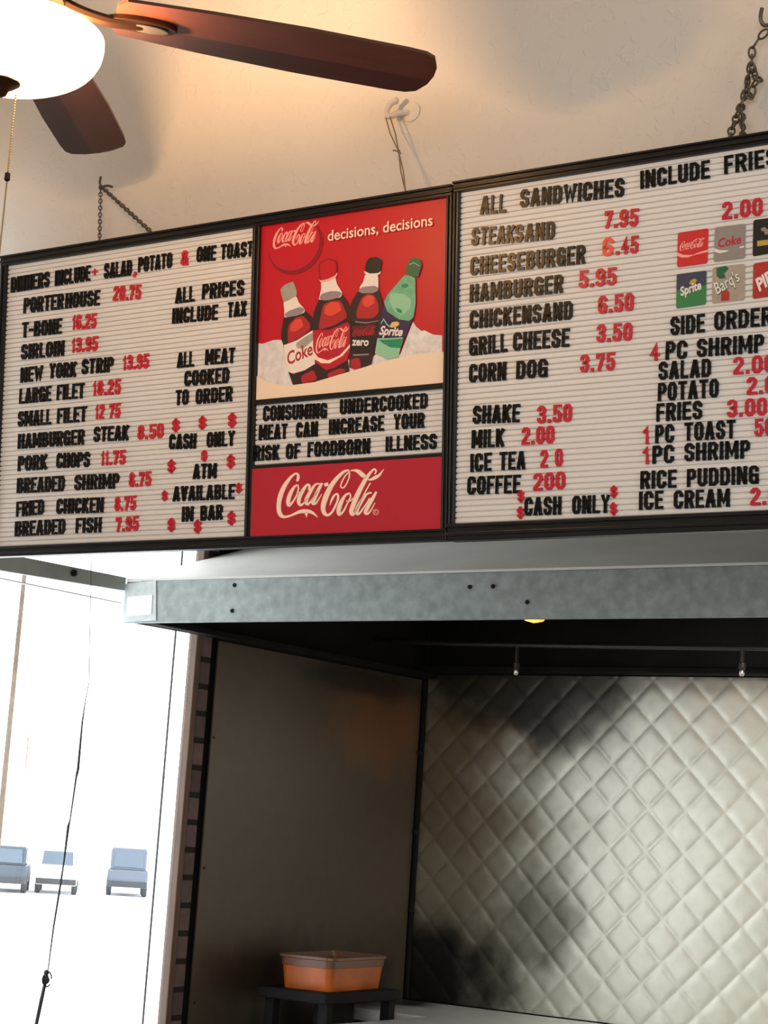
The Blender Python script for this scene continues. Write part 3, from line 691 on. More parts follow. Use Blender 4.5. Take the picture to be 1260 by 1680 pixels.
# recessed panels
d_ = rect_uv((17, 441), (421, 375), (401, 878), (1, 894)); p_ = rect_uv((429, 373), (735, 322), (722, 632), (421, 655))
n_ = rect_uv((419, 665), (722, 638), (718, 742), (414, 767)); g_ = rect_uv((409, 771), (715, 750), (711, 862), (404, 874))
vb, vt = V0 + .022, V1 - .0225; ul, ur = LU0 + .020, LU1 - .0135
um0, um1 = d_[1], p_[0]
mm = MB(); rail(mm, um0, um1, vb, vt, False); mm.bbox(um1, ur, n_[3], p_[2], -.028, .007); mm.bbox(um1, ur, g_[3], n_[2], -.028, .007)
obj('divider', mm, M['black_frame'], lb, bevel=.001)
x = MB(); ribbed(x, ul, um0, vb, vt); obj('letter_panel', x, M['board'], lb)
x = MB(); ribbed(x, um1, ur, n_[2], n_[3]); obj('notice_panel', x, M['board'], lb)

def line(parent, name, s, a, b, hpx, m='ink'):
    A, B_ = b_uv(*a), b_uv(*b); mx_, my_ = (a[0] + b[0]) / 2, (a[1] + b[1]) / 2
    H = abs(b_uv(mx_, my_ - hpx / 2)[1] - b_uv(mx_, my_ + hpx / 2)[1])
    mb = MB(); block_text(mb, s, A, B_, H, -.001, .0035); obj(name, mb, M[m], parent)
def dollar(parent, x, y, h): line(parent, 'dollar_sign', '$', (x - h * .26, y), (x + h * .26, y - h * .06), h, 'red_letter')

HL = 25
for s, a, b in [
    ('DINNERS', (19, 468), (82, 458)), ('INCLUDE', (91.5, 457), (149, 448)), ('SALAD', (172, 445), (217, 439)), ('POTATO', (228, 435), (283, 427)), ('ONE', (324, 418), (355, 415)), ('TOAST', (363.5, 414), (415.7, 408)),
    ('PORTER', (40, 502), (105, 494)), ('HOUSE', (108.5, 494), (164.5, 488.5)), ('T-BONE', (37.5, 542), (102, 535)), ('SIRLOIN', (36, 578), (106, 571)),
    ('NEW', (35, 616), (71, 612)), ('YORK', (82, 609), (126, 606)), ('STRIP', (135.5, 602), (186.7, 598)), ('LARGE', (33, 650.6), (84.6, 645.5)), ('FILET', (94.5, 644.5), (139, 641)),
    ('SMALL', (30.7, 687.8), (85, 683.7)), ('FILET', (95, 682.7), (142.7, 679)), ('HAMBURGER', (30.7, 724.6), (139, 716.8)), ('STEAK', (155, 713), (212, 710)),
    ('PORK', (30.7, 761), (78, 757.7)), ('CHOPS', (94, 756), (148, 753.7)), ('BREADED', (29, 797), (106.5, 793)), ('SHRIMP', (123.5, 792), (196, 789)),
    ('FRIED', (28, 835.6), (72.7, 831.8)), ('CHICKEN', (94, 831), (170.6, 828.4)), ('BREADED', (25.6, 868), (107.5, 863.5)), ('FISH', (125.6, 862.5), (167, 861)),
    ('ALL', (289, 486), (320, 482)), ('PRICES', (333, 479), (401, 472)), ('INCLUDE', (284, 519), (358, 512.4)), ('TAX', (375, 509), (405, 506)),
    ('ALL', (292, 591.6), (319, 589)), ('MEAT', (338, 586.5), (386, 583)), ('COOKED', (304, 621.6), (376.5, 615.5)), ('TO', (289.4, 653), (310, 651.3)), ('ORDER', (322.5, 651.3), (382, 646)),
    ('CASH', (279, 725), (322.5, 723.6)), ('ONLY', (340.6, 722), (385.7, 719)), ('ATM', (318, 774), (356, 772.4)), ('AVAILABLE', (285, 810.6), (385.7, 806.6)), ('IN', (299.7, 843.8), (318, 843)), ('BAR', (330, 842.4), (366, 840)),
    ('CONSUMING', (433, 679), (537, 673.7)), ('UNDERCOOKED', (559, 668), (702, 657.7)), ('MEAT', (426, 710), (472, 707.5)), ('CAN', (487, 706), (522, 703.8)), ('INCREASE', (541, 701), (630.6, 694)), ('YOUR', (647, 692.4), (697, 689.4)),
    ('RISK', (418, 744), (459, 742)), ('OF', (470.5, 741), (493.4, 739.7)), ('FOODBORN', (506, 738), (607.7, 731.6)), ('ILLNESS', (634, 729), (717, 724))]:
    line(lb, 'menu_word', s, a, b, HL)
for s, a, b in [('20.75', (187, 482), (232, 479)), ('16.25', (120, 529.5), (158.7, 526)), ('13.95', (119, 567), (161, 563.6)), ('13.95', (203, 595.7), (245, 592)), ('18.25', (153.6, 637.7), (198.6, 634)), ('12 75', (157.7, 676), (198, 673.5)),
    ('8.50', (227, 710), (269, 706.5)), ('11.75', (167, 752), (206.5, 750)), ('8.75', (213, 787.4), (248.5, 785)), ('8.75', (189.4, 827), (223.5, 825)), ('7.95', (191, 861), (228, 858.4)), ('&', (297.6, 424), (310.6, 423))]:
    line(lb, 'menu_price' if s != '&' else 'ampersand', s, a, b, 24, 'red_letter')
line(lb, 'plus_sign', '+', (152, 447), (161, 446), 12, 'red_letter'); line(lb, 'comma', ',', (220, 439), (225, 438), 26, 'red_letter')
for x_, y_, h_ in ((289.4, 698.7, 22), (333, 694.6, 22), (381.6, 690.5, 24), (336, 748.5, 18), (282, 766, 22), (379.5, 758, 23), (271, 814, 17), (392.5, 801.4, 17), (282, 862, 22), (325, 864.6, 22), (380.5, 851, 23)): dollar(lb, x_, y_, h_)

# --- poster, printed flat
c4 = lambda x, y: (440 + x / 7.306, 420 + y / 7.304)
c5 = lambda x, y: (560 + x / 7.306, 410 + y / 7.304)
c6 = lambda x, y: (400 + x / 3.405, 310 + y / 3.405)
PM = ['p_red', 'p_dred', 'p_mred', 'p_cream', 'p_logo', 'p_pink', 'p_white', 'p_grey', 'p_ice', 'p_cola', 'p_colared', 'p_orange', 'p_silver', 'p_black', 'p_wine', 'p_green', 'p_lgreen', 'p_dgreen', 'p_egreen', 'p_navy', 'p_lemon']
PI = {k: i for i, k in enumerate(PM)}
po = MB(); po.raw = True
po.bbox(um1, ur, p_[2], p_[3], -.02, -.001, PI['p_red'])
layer = [.0]
def pp(f, pts, m, sm=True, k=4):
    layer[0] += .00005
    P = [f(*p) for p in pts]
    if sm:
        Q = []; n = len(P)
        for i in range(n):
            a0, a1, a2, a3 = [np.array(P[(i + j) % n]) for j in (-1, 0, 1, 2)]
            for j in range(k):
                t = j / k; Q.append(.5 * (2 * a1 + (a2 - a0) * t * .7 + (2 * a1 * 0 + (2 * .7 * (a0 - a1) + 3 * 2 * (a2 - a1) - .7 * (a3 - a1) - 2 * (.7 * (a2 - a0)) + .7 * (a2 - a0) + 2 * .7 * (a1 - a0) * 0 - 2 * .7 * (a0 - a1)) * 0) * t * t) if False else a1 + (a2 - a1) * t + .12 * ((a1 - a0) - (a2 - a1)) * t * (1 - t) * (1 - t) * 2 - .12 * ((a2 - a1) - (a3 - a2)) * t * t * (1 - t) * -2)
        P = Q
    P = [np.array(b_uv(*p)) for p in P]
    P = [(min(max(p[0], um1 + .001), ur - .001), min(max(p[1], p_[2] + .001), p_[3] - .0005)) for p in P]
    po.ngon([BP(*p, layer[0]) for p in P], PI[m])
ell = lambda cx_, cy_, rx, ry, n=40: [(cx_ + rx * math.cos(2 * math.pi * i / n), cy_ + ry * math.sin(2 * math.pi * i / n) - .16 * rx * math.cos(2 * math.pi * i / n)) for i in range(n)]
idp = lambda x, y: (x, y)
pp(idp, [(x + (1.2 if i % 2 else 0), y + (1.0 if i % 2 else 0)) for i, (x, y) in enumerate(ell(484.5, 403, 45, 46, 56))], 'p_dred', False)
pp(idp, ell(482.5, 400.5, 42, 43), 'p_mred', False); pp(idp, ell(481.5, 398, 41, 40), 'p_red', False)
layer[0] += .00005
script_logo(po, quad_map((448, 409), (524, 398), (448, 372)), layer[0], PI['p_pink'], 3, 1.15); layer[0] += .00005
pp(c4, [(-139, 1070), (-60, 1050), (60, 1010), (160, 1010), (200, 1150), (240, 1380), (300, 1560), (0, 1560), (-139, 1560)], 'p_ice')
pp(c5, [(860, 860), (900, 920), (960, 970), (1000, 965), (1050, 990), (1100, 1015), (1210, 1025), (1210, 1260), (690, 1300), (740, 1170), (820, 960)], 'p_ice', False)
pp(c5, [(370, 1300), (430, 1240), (560, 1240), (720, 1260), (600, 1350), (340, 1400)], 'p_ice')
pp(c4, [(930, 1250), (985, 1240), (1050, 1370), (960, 1420)], 'p_ice', False)
# bottle: silver cap
pp(c4, [(195, 735), (300, 700), (445, 655), (540, 750), (565, 900), (400, 990), (190, 1065), (155, 960), (165, 860)], 'p_cola')
pp(c4, [(190, 550), (335, 485), (370, 560), (440, 640), (430, 680), (330, 715), (200, 735), (195, 640)], 'p_white')
pp(c4, [(200, 695), (260, 655), (380, 612), (440, 640), (400, 688), (260, 732), (208, 725)], 'p_grey')
pp(c4, [(150, 400), (200, 345), (300, 310), (345, 420), (340, 475), (270, 520), (190, 550), (165, 480)], 'p_silver')
pp(c4, [(250, 830), (330, 742), (420, 720), (500, 810), (500, 880), (400, 970), (245, 1040), (235, 940)], 'p_colared')
pp(c4, [(275, 830), (335, 760), (400, 760), (420, 840), (340, 900), (270, 900)], 'p_orange')
pp(c4, [(240, 1380), (310, 1415), (440, 1375), (560, 1290), (605, 1500), (400, 1555), (300, 1550)], 'p_cola', False)
pp(c4, [(400, 1440), (540, 1370), (585, 1480), (420, 1530)], 'p_colared')
pp(c4, [(190, 1070), (350, 1010), (535, 890), (570, 1290), (440, 1370), (300, 1410), (240, 1385), (210, 1250)], 'p_white', False)
pp(c4, [(345, 1040), (535, 920), (540, 1010), (420, 1110), (350, 1100)], 'p_silver')
layer[0] += .00005; font_px(po, 'Coke', c4(245, 1305), c4(545, 1175), 150 / 7.3, layer[0], PI['p_colared'], .2, .02)
# bottle: red cap
pp(c4, [(610, 530), (740, 520), (885, 460), (960, 560), (995, 680), (985, 790), (750, 885), (560, 885), (535, 820), (550, 680)], 'p_cola')
pp(c4, [(603, 130), (630, 70), (720, 30), (815, 55), (832, 130), (820, 215), (720, 280), (625, 292)], 'p_dred')
pp(c4, [(622, 130), (645, 82), (720, 48), (800, 70), (816, 130), (806, 210), (720, 265), (640, 276)], 'p_red')
pp(c4, [(640, 310), (720, 295), (805, 255), (830, 340), (890, 440), (860, 500), (620, 525), (620, 480), (640, 390)], 'p_white')
pp(c4, [(615, 285), (640, 292), (720, 275), (800, 235), (828, 200), (832, 225), (800, 272), (720, 305), (640, 322)], 'p_pink')
pp(c4, [(618, 505), (650, 455), (760, 422), (860, 428), (885, 455), (850, 498), (740, 530), (660, 532)], 'p_grey')
pp(c4, [(665, 590), (760, 540), (870, 540), (930, 660), (945, 740), (800, 830), (612, 880), (640, 700)], 'p_colared')
pp(c4, [(690, 610), (760, 555), (850, 560), (880, 650), (760, 720), (680, 690)], 'p_orange')
pp(c4, [(560, 1250), (700, 1360), (800, 1340), (958, 1230), (980, 1390), (700, 1490), (600, 1500)], 'p_cola', False)
pp(c4, [(720, 1410), (860, 1350), (940, 1370), (800, 1460), (730, 1460)], 'p_colared')
pp(c4, [(540, 890), (740, 885), (960, 795), (990, 850), (1000, 1100), (950, 1250), (800, 1340), (700, 1370), (570, 1270), (545, 1100)], 's_red' if False else 'p_mred', False)
pp(c4, [(550, 1140), (600, 1215), (720, 1252), (860, 1195), (960, 1090), (1000, 1035), (992, 1085), (900, 1195), (740, 1288), (640, 1285), (560, 1235)], 'p_logo', False)
layer[0] += .00005; script_logo(po, quad_map(c4(575, 1170), c4(975, 1095), c4(575, 915)), layer[0], PI['p_pink'], 3, 1.1)
# bottle: black cap
pp(c5, [(205, 500), (250, 510), (380, 510), (455, 480), (500, 640), (482, 830), (380, 870), (130, 850), (105, 700), (140, 600)], 'p_cola')
pp(c5, [(290, 250), (300, 160), (340, 100), (430, 88), (490, 130), (475, 250), (450, 282), (350, 292)], 'p_black')
pp(c5, [(295, 300), (440, 300), (450, 420), (440, 455), (225, 465), (270, 380)], 'p_white')
pp(c5, [(280, 255), (350, 285), (450, 278), (480, 255), (465, 295), (350, 312), (290, 288)], 'p_white')
pp(c5, [(210, 492), (260, 448), (400, 432), (450, 460), (440, 492), (380, 520), (250, 520)], 'p_grey')
pp(c5, [(250, 580), (320, 532), (400, 550), (450, 650), (450, 760), (380, 820), (200, 820), (190, 740)], 'p_colared')
pp(c5, [(270, 590), (330, 545), (390, 560), (400, 640), (310, 690), (260, 650)], 'p_orange')
pp(c5, [(110, 1190), (400, 1220), (370, 1370), (200, 1445), (100, 1410)], 'p_cola', False)
pp(c5, [(130, 1310), (220, 1300), (240, 1400), (180, 1440), (115, 1410)], 'p_colared')
pp(c5, [(110, 850), (250, 880), (485, 840), (450, 1000), (400, 1230), (330, 1262), (110, 1205)], 'p_black', False)
pp(c5, [(135, 915), (400, 890), (415, 1025), (150, 1040)], 'p_wine', False)
pp(c5, [(150, 1255), (340, 1245), (335, 1262), (150, 1272)], 'p_grey', False)
layer[0] += .00005; font_px(po, 'zero', c5(132, 1145), c5(332, 1150), 92 / 7.3, layer[0], PI['p_white'], 0, .03)
script_logo(po, quad_map(c5(140, 1045), c5(420, 1020), c5(150, 935)), layer[0], PI['p_mred'], 2, 1.0)
font_px(po, 'zero sugar', c5(175, 876), c5(470, 858), 26 / 7.3, layer[0], PI['p_grey']) if False else pp(c5, [(172, 856), (300, 872), (460, 848), (458, 856), (300, 884), (174, 868)], 'p_grey', False)
# bottle: green
pp(c5, [(440, 1060), (520, 1130), (620, 1170), (720, 1170), (690, 1290), (560, 1310), (410, 1240)], 'p_lgreen', False)
pp(c5, [(770, 305), (890, 340), (895, 480), (898, 640), (872, 810), (820, 855), (700, 835), (560, 745), (522, 630), (560, 540), (640, 450)], 'p_green')
pp(c5, [(600, 520), (740, 530), (840, 590), (830, 700), (740, 780), (650, 740), (580, 620)], 'p_lgreen')
pp(c5, [(780, 250), (790, 205), (815, 150), (850, 105), (900, 92), (960, 130), (970, 200), (950, 250), (930, 325), (860, 320), (785, 290)], 'p_dgreen')
pp(c5, [(820, 170), (880, 150), (945, 190), (940, 200), (880, 165), (825, 185)], 'p_green', False)
pp(c5, [(735, 420), (790, 405), (815, 435), (770, 460), (730, 445)], 'p_egreen'); pp(c5, [(660, 700), (720, 715), (740, 760), (690, 750)], 'p_egreen')
pp(c5, [(520, 640), (560, 742), (700, 835), (820, 855), (870, 815), (840, 900), (770, 1065), (440, 1045), (470, 850)], 'p_navy', False)
pp(c5, [(450, 1075), (560, 1062), (740, 1055), (758, 1065), (722, 1180), (600, 1170), (500, 1115)], 'p_egreen', False)
pp(c5, [(440, 1060), (560, 1062), (740, 1050), (745, 1066), (560, 1078), (450, 1080)], 'p_lgreen', False)
pp(c5, [(480, 885), (515, 822), (560, 890), (595, 925), (585, 930), (550, 900), (515, 842), (490, 890)], 'p_lgreen', False)
pp(c5, [(590, 915), (620, 870), (680, 862), (708, 890), (670, 925), (610, 935)], 'p_lemon')
layer[0] += .00005; font_px(po, 'Sprite', c5(460, 1015), c5(740, 1035), 100 / 7.3, layer[0], PI['p_white'], .25, .03)
# cream swoosh along the foot of the poster
pp(c6, [(60, 1048), (150, 1088), (270, 1098), (400, 1080), (600, 1020), (800, 960), (950, 925), (1120, 912), (1120, 1180), (60, 1200)], 'p_cream', False)
layer[0] += .00005; font_px(po, 'decisions, decisions', (539, 396), (711, 370), 17, layer[0], PI['p_logo'], 0, .012)
obj('drink_poster', po, [M[k] for k in PM], lb, label='red soft drink poster with four bottles in ice')
# --- red logo panel
lg = MB(); lg.raw = True; lg.bbox(g_[0], ur + .001, vb - .001, g_[3], -.02, .0075, 0)
script_logo(lg, lambda x, y: (445 + x / 6.3, 755 + y / 6.3), .0078, 1, 6)
def ring_px(mb, cx_, cy_, r, w0, mi):
    n = 24; o = [BP(*b_uv(cx_ + r * math.cos(2 * math.pi * i / n), cy_ + r * math.sin(2 * math.pi * i / n)), w0) for i in range(n)]; q_ = [BP(*b_uv(cx_ + r * .72 * math.cos(2 * math.pi * i / n), cy_ + r * .72 * math.sin(2 * math.pi * i / n)), w0) for i in range(n)]
    mb.add(o + q_, [(i, (i + 1) % n, n + (i + 1) % n, n + i) for i in range(n)], mi)
ring_px(lg, 445 + 1103 / 6.3, 755 + 540 / 6.3, 5, .0078, 2); font_px(lg, 'R', (618, 843), (622, 842.7), 5, .0078, 2)
obj('logo_panel', lg, [M['p_red2'], M['p_logo'], M['p_pink']], lb, label='red panel with the cream script logo')

# --- sandwich board
RU0, RU1 = -1.9025, -.683
V0s, V1s = V0, V1; V0, V1 = V0 - .002, V1 + .004
rb = frame_board(RU0, RU1, 'menu_board', 'sandwich half of the menu board, ribbed white with drink stickers, cut off at right', (.021, .032, .0135, .0135))
rvb, rvt = V0 + .032, V1 - .021; V0, V1 = V0s, V1s
x = MB(); ribbed(x, RU0 + .0135, RU1 - .0135, rvb, rvt); obj('letter_panel', x, M['board'], rb)
for s, a, b in [
    ('ALL', (789.5, 337.6), (831.6, 333.5)), ('SANDWICHES', (854.7, 326.5), (1024.8, 307.5)), ('INCLUDE', (1051.6, 296), (1165, 277.8)), ('FRIES', (1189, 271.6), (1276, 257)),
    ('STEAK', (775, 389), (845, 384)), ('SAND', (846, 384), (911, 377.7)), ('CHEESEBURGER', (773, 437.7), (960.8, 417)), ('HAMBURGER', (772, 482), (924.5, 465.5)), ('CHICKENSAND', (772, 525.4), (940, 509)),
    ('GRILL', (771, 569.5), (833, 562)), ('CHEESE', (843, 561), (935, 554)), ('CORN', (771, 613), (831, 608.7)), ('DOG', (848, 607.5), (899, 603.8)), ('SHAKE', (777, 681), (853.5, 678)), ('MILK', (775, 721), (828, 718)),
    ('ICE', (773, 760), (807, 757.5)), ('TEA', (820.5, 757), (862.6, 755)), ('COFFEE', (768, 797), (854.7, 794)), ('CASH', (861.7, 831.6), (921.6, 829.5)), ('ONLY', (940, 828.7), (1001, 826.6)),
    ('SIDE', (1101, 535.7), (1156.8, 530)), ('ORDERS', (1173, 527.4), (1287, 517)), ('PC', (1093, 575.7), (1128, 573.6)), ('SHRIMP', (1144.4, 571.6), (1254, 563.4)), ('SALAD', (1081.7, 609), (1167, 603.6)), ('POTATO', (1080.5, 643.8), (1179.5, 636.6)),
    ('FRIES', (1078, 677.3), (1152.7, 672.5)), ('PC', (1076, 712.7), (1106.5, 711)), ('TOAST', (1123.8, 709), (1207, 704)), ('PC', (1071.4, 746.5), (1106.5, 744.5)), ('SHRIMP', (1124, 742.5), (1231, 737)), ('RICE', (1051.6, 788), (1110.6, 785.4)), ('PUDDING', (1128, 784.5), (1245.6, 778.8)),
    ('ICE', (1049.5, 822), (1088.7, 820)), ('CREAM', (1106.5, 820), (1198, 816.5))]:
    line(rb, 'menu_word', s, a, b, 30 if s != 'STEAK' and s != 'SAND' else 29)
for s, a, b in [('7.95', (992.6, 361), (1048, 357)), ('2.00', (1185.7, 347), (1251.7, 339)), ('.45', (1012, 404.3), (1048, 401)), ('5.95', (951, 459), (1012, 453)), ('6.50', (982.7, 501), (1040.4, 495)), ('3.50', (980, 547.5), (1038, 544)), ('3.75', (953, 597), (1009.5, 592.5)),
    ('3.50', (882.4, 681), (939, 677)), ('2.00', (857, 716), (910, 713)), ('2 0', (887.7, 753.5), (923.7, 750.5)), ('200', (876, 791.5), (928, 788)), ('4', (1067, 578), (1083, 577)), ('2.00', (1204, 601), (1272, 596)), ('2.00', (1226, 634), (1293, 629)), ('3.00', (1194, 671), (1259, 667)),
    ('1', (1055.5, 714.8), (1067, 714)), ('50', (1238.6, 702), (1270, 700)), ('1', (1055.5, 748), (1067, 747)), ('2.00', (1232, 815), (1297, 812))]:
    line(rb, 'menu_price' if len(s) > 1 else 'menu_number', s, a, b, 29, 'red_letter')
line(rb, 'menu_number', '6', (990, 405.8), (1007, 404.7), 30, 'bright_red')
for x_, y_, h_ in ((855.5, 815, 20), (854.7, 842, 20), (1008, 807.7, 20), (1007.4, 835.7, 21)): dollar(rb, x_, y_, h_)
# drink stickers
cs_ = lambda x, y: (1100 + x / 7.875, 355 + y / 7.875)
def sticker(corners, mats, label, art):
    mb = MB(); mb.raw = True
    P = [np.array(b_uv(*cs_(*c))) for c in corners]
    n = 4; bv = []
    for i in range(4):                                # slightly rounded corners
        p, a, b = P[i], P[i - 1], P[(i + 1) % 4]
        bv += [p + (a - p) * .06, p + ((a - p) + (b - p)) * .018, p + (b - p) * .06]
    mb.prism([BP(*p, .0004) for p in bv], BN * .0012)
    lay = [.0018]
    def pt(pts, mi):
        lay[0] += .00005; mb.ngon([BP(*b_uv(*cs_(*p)), lay[0]) for p in pts], mi)
    def tx(s, a, b, h, mi, shear=0, off=.02): lay[0] += .00005; font_px(mb, s, cs_(*a), cs_(*b), h / 7.875, lay[0], mi, shear, off)
    def lo(a, b, c, mi): lay[0] += .00005; script_logo(mb, quad_map(cs_(*a), cs_(*b), cs_(*c)), lay[0], mi, 3, 1.1)
    art(pt, tx, lo)
    obj('drink_sticker', mb, [M[k] for k in mats], rb, label=label)
sw = lambda dx, dy: [(90 + dx, 468 + dy), (170 + dx, 500 + dy), (290 + dx, 500 + dy), (400 + dx, 458 + dy), (490 + dx, 432 + dy), (490 + dx, 460 + dy), (400 + dx, 482 + dy), (300 + dx, 505 + dy), (240 + dx, 532 + dy), (150 + dx, 535 + dy), (88 + dx, 510 + dy)]
sticker([(100, 215), (495, 155), (482, 608), (90, 662)], ['s_red', 'p_pink'], 'red square drink sticker with white script', lambda pt, tx, lo: (pt(sw(0, 0), 1), lo((125, 450), (455, 395), (125, 325), 1)))
sticker([(580, 145), (975, 95), (965, 545), (562, 592)], ['s_grey', 'p_mred', 'p_white'], 'silver grey drink sticker with red word', lambda pt, tx, lo: (pt([(570, 415), (640, 440), (760, 440), (730, 460), (640, 478), (570, 460)], 2), pt([(895, 395), (955, 382), (955, 405), (895, 412)], 2), tx('Coke', (625, 405), (920, 350), 110, 1, .2, .02)))
sticker([(1075, 50), (1480, -5), (1470, 450), (1065, 520)], ['s_black', 's_gold', 's_grey'], 'black drink sticker with a gold bar', lambda pt, tx, lo: (pt([(1125, 320), (1420, 285), (1420, 350), (1125, 390)], 1), pt([(1175, 155), (1230, 140), (1250, 170), (1300, 150), (1300, 230), (1225, 240), (1215, 195), (1180, 195)], 2)))
sticker([(85, 750), (470, 700), (462, 1140), (77, 1195)], ['s_green', 's_navy', 's_gold', 'p_white'], 'green and navy drink sticker with a lemon', lambda pt, tx, lo: (pt([(88, 752), (466, 704), (464, 880), (280, 960), (82, 950)], 1), pt([(245, 870), (270, 825), (320, 805), (350, 830), (320, 870), (285, 895)], 2), tx('Sprite', (140, 1030), (410, 935), 110, 3, .2, .03)))
sticker([(550, 662), (965, 610), (962, 1080), (538, 1128)], ['s_tan', 'p_dgreen', 'p_white', 's_rust'], 'tan drink sticker with old style lettering', lambda pt, tx, lo: (pt([(600, 670), (720, 640), (760, 680), (700, 740), (720, 800), (640, 810), (600, 770)], 1), pt([(660, 980), (730, 950), (770, 990), (765, 1085), (660, 1098)], 3), tx("Barq's", (612, 1015), (915, 830), 150, 1, .15, .045), tx("Barq's", (608, 1010), (911, 825), 150, 2, .15, .01)))
sticker([(1075, 610), (1480, 550), (1470, 1010), (1065, 1070)], ['s_rust', 'p_white'], 'rust red drink sticker with slanted white letters', lambda pt, tx, lo: tx('PIBB', (1150, 970), (1440, 780), 160, 1, .2, .04))

# ---------------------------------------------------------------- hooks, chains and string that hold the boards
def link_chain(mb, path, L=.014, r=.0016, wd=.0045, jit=0.0, seed=1):
    random.seed(seed); P = [Vector(p) for p in path]; seg = []
    for a, b in zip(P, P[1:]):
        n = max(1, round((b - a).length / (L * .8)))
        for i in range(n): seg.append((a.lerp(b, i / n), a.lerp(b, (i + 1) / n)))
    for i, (a, b) in enumerate(seg):
        t = (b - a).normalized(); c = (a + b) / 2
        sd = t.cross(Vector((0, 1, 0))).normalized(); nr = t.cross(sd)
        an = (math.pi / 4 if i % 2 else -math.pi / 4) + random.uniform(-jit, jit); ax = sd * math.cos(an) + nr * math.sin(an)
        pts = []
        for j in range(12):
            q_ = 2 * math.pi * j / 12; pts.append(c + t * (math.cos(q_) * L * .55) + ax * (math.sin(q_) * wd))
        mb.tube(pts, r, 6, True)
def top_pt(px, py, w_=-.012):       # point on top of the boards' frame
    u = b_uv(px, py)[0]; return BP(u, V1 + .006, w_)
hk = onY(180, 308, YH)
def hook(name, p, m, label, sc=1.0, cat='hook'):
    mb = MB(); path = [(p[0] + .012 * sc, YH + .01, p[2]), (p[0] + .006 * sc, YH - .012 * sc, p[2] + .001), (p[0] - .002, YH - .03 * sc, p[2] - .006 * sc), (p[0] - .006 * sc, YH - .036 * sc, p[2] + .004 * sc), (p[0] - .004 * sc, YH - .036 * sc, p[2] + .022 * sc)]
    mb.tube(smooth_pts(path, 4), .0035 * sc, 8); return tag(obj(name, mb, m, smooth=True), label, cat)
hook('wall_hook', hk, M['steel_chain'], 'small dark screw hook in the wall above the dinner board', .8)
a = np.array([hk[0] - .004, YH - .026, hk[2] - .004]); mb = MB()
link_chain(mb, [top_pt(157, 400), a], .014, .0013, .0038, .3, 2); link_chain(mb, [a, top_pt(243, 380)], .014, .0016, .0045, .2, 3)
tag(obj('hanging_chain', mb, M['steel_chain'], smooth=True), 'thin chain in an upside down V holding the dinner board', 'chain', 'chains holding up the menu boards')
# white hook with string
h2 = onY(662, 190, YH)
wh = thing('wall_hook', 'white painted hook with round wall plate above the poster', 'hook', (h2[0], YH, h2[2]))
obj('wall_plate', MB().lathe((h2[0] + .02, YH, h2[2] + .004), [(.021, 0), (.021, .004), (.012, .007), (.001, .007)], 24, mx=Matrix.Rotation(math.pi / 2, 4, 'X')), M['plaster'], wh, True)
pth = [(h2[0] + .018, YH - .002, h2[2] + .002), (h2[0] + .004, YH - .02, h2[2] - .002), (h2[0] - .012, YH - .034, h2[2] - .012), (h2[0] - .018, YH - .036, h2[2] - .002), (h2[0] - .012, YH - .034, h2[2] + .014), (h2[0] - .002, YH - .03, h2[2] + .022)]
obj('hook_arm', MB().tube(smooth_pts(pth, 4), [.006] * 21, 8).ball((h2[0] - .002, YH - .03, h2[2] + .022), .0075), M['white_hook'], wh, True)
s0 = np.array([h2[0] - .016, YH - .036, h2[2] - .012]); s1 = onY(654, 248, YH - .05); s2 = top_pt(660, 310)
mb = MB()
for o in (-.005, .005): mb.tube([s0 + [o, 0, .004], (s0 + s1) / 2 + [o * 1.2, 0, 0], s1], .0014, 6)
for o in (-.003, .003): mb.tube([s1, (s1 + s2) / 2 + [o, 0, 0], s2], .0014, 6)
mb.tube([s1 + [-.014, 0, .004], s1, s1 + [.006, 0, -.006]], .0016, 6); mb.ball(tuple(s1), .0035)
tag(obj('string', mb, M['string'], smooth=True), 'knotted brown string from the white hook down to the poster', 'string')
# right chain
h3 = onY(1262, 48, YH)
hook('wall_hook', h3 + [.006, 0, 0], M['steel_chain'], 'dark hook at the top right edge holding the heavy chain', 1.1)
ch = [onY(x, y, YH - .03) for x, y in ((1259, 50), (1246, 62), (1234, 80), (1233, 105), (1227, 128), (1224, 150), (1216, 172))]
mb = MB(); link_chain(mb, ch + [top_pt(1190, 220)], .02, .0021, .006, .5, 5); link_chain(mb, [ch[-1], top_pt(1215, 215)], .02, .0021, .006, .4, 6)
link_chain(mb, [ch[3], onY(1240, 128, YH - .035), onY(1245, 130, YH - .03), onY(1236, 140, YH - .03), onY(1232, 160, YH - .03), onY(1224, 152, YH - .032)], .02, .0021, .006, .5, 7)
tag(obj('hanging_chain', mb, M['steel_chain'], smooth=True), 'heavy bunched chain holding the sandwich board at right', 'chain', 'chains holding up the menu boards')

# cord hanging in front of the window, knotted near its end
CXp = XL + .05
cpts = [onX(x, y, CXp) for x, y in ((150, 905), (146, 1120), (140, 1150), (135, 1185), (128, 1262), (125, 1275), (115, 1345), (112, 1356), (104, 1420), (97, 1465), (88, 1520), (79, 1590), (75, 1608), (68, 1640), (60, 1678), (52, 1720))]
cr = [.0008, .001, .0012, .0022, .0034, .0024, .0016, .0034, .002, .0026, .0022, .0014, .004, .0048, .0045, .004]
top_ = cpts[0] + (cpts[0] - cpts[1]) * 1.4
mb = MB(); mb.tube([top_] + cpts, [.0008] + cr, 8)
k0 = cpts[12]
mb.ball(tuple(k0), .010); mb.ball(tuple(k0 + [0, 0, .018]), .007)
for rr, sgn in ((.014, 1), (.010, -1)): mb.tube([k0 + [.002, sgn * .004 + rr * math.cos(t), .002 + rr * 1.3 * math.sin(t)] for t in np.linspace(0, 5.5, 10)], .0018, 6)
mb.tube([k0, k0 + [0, .012, -.04], k0 + [0, .02, -.1]], .0006, 5)
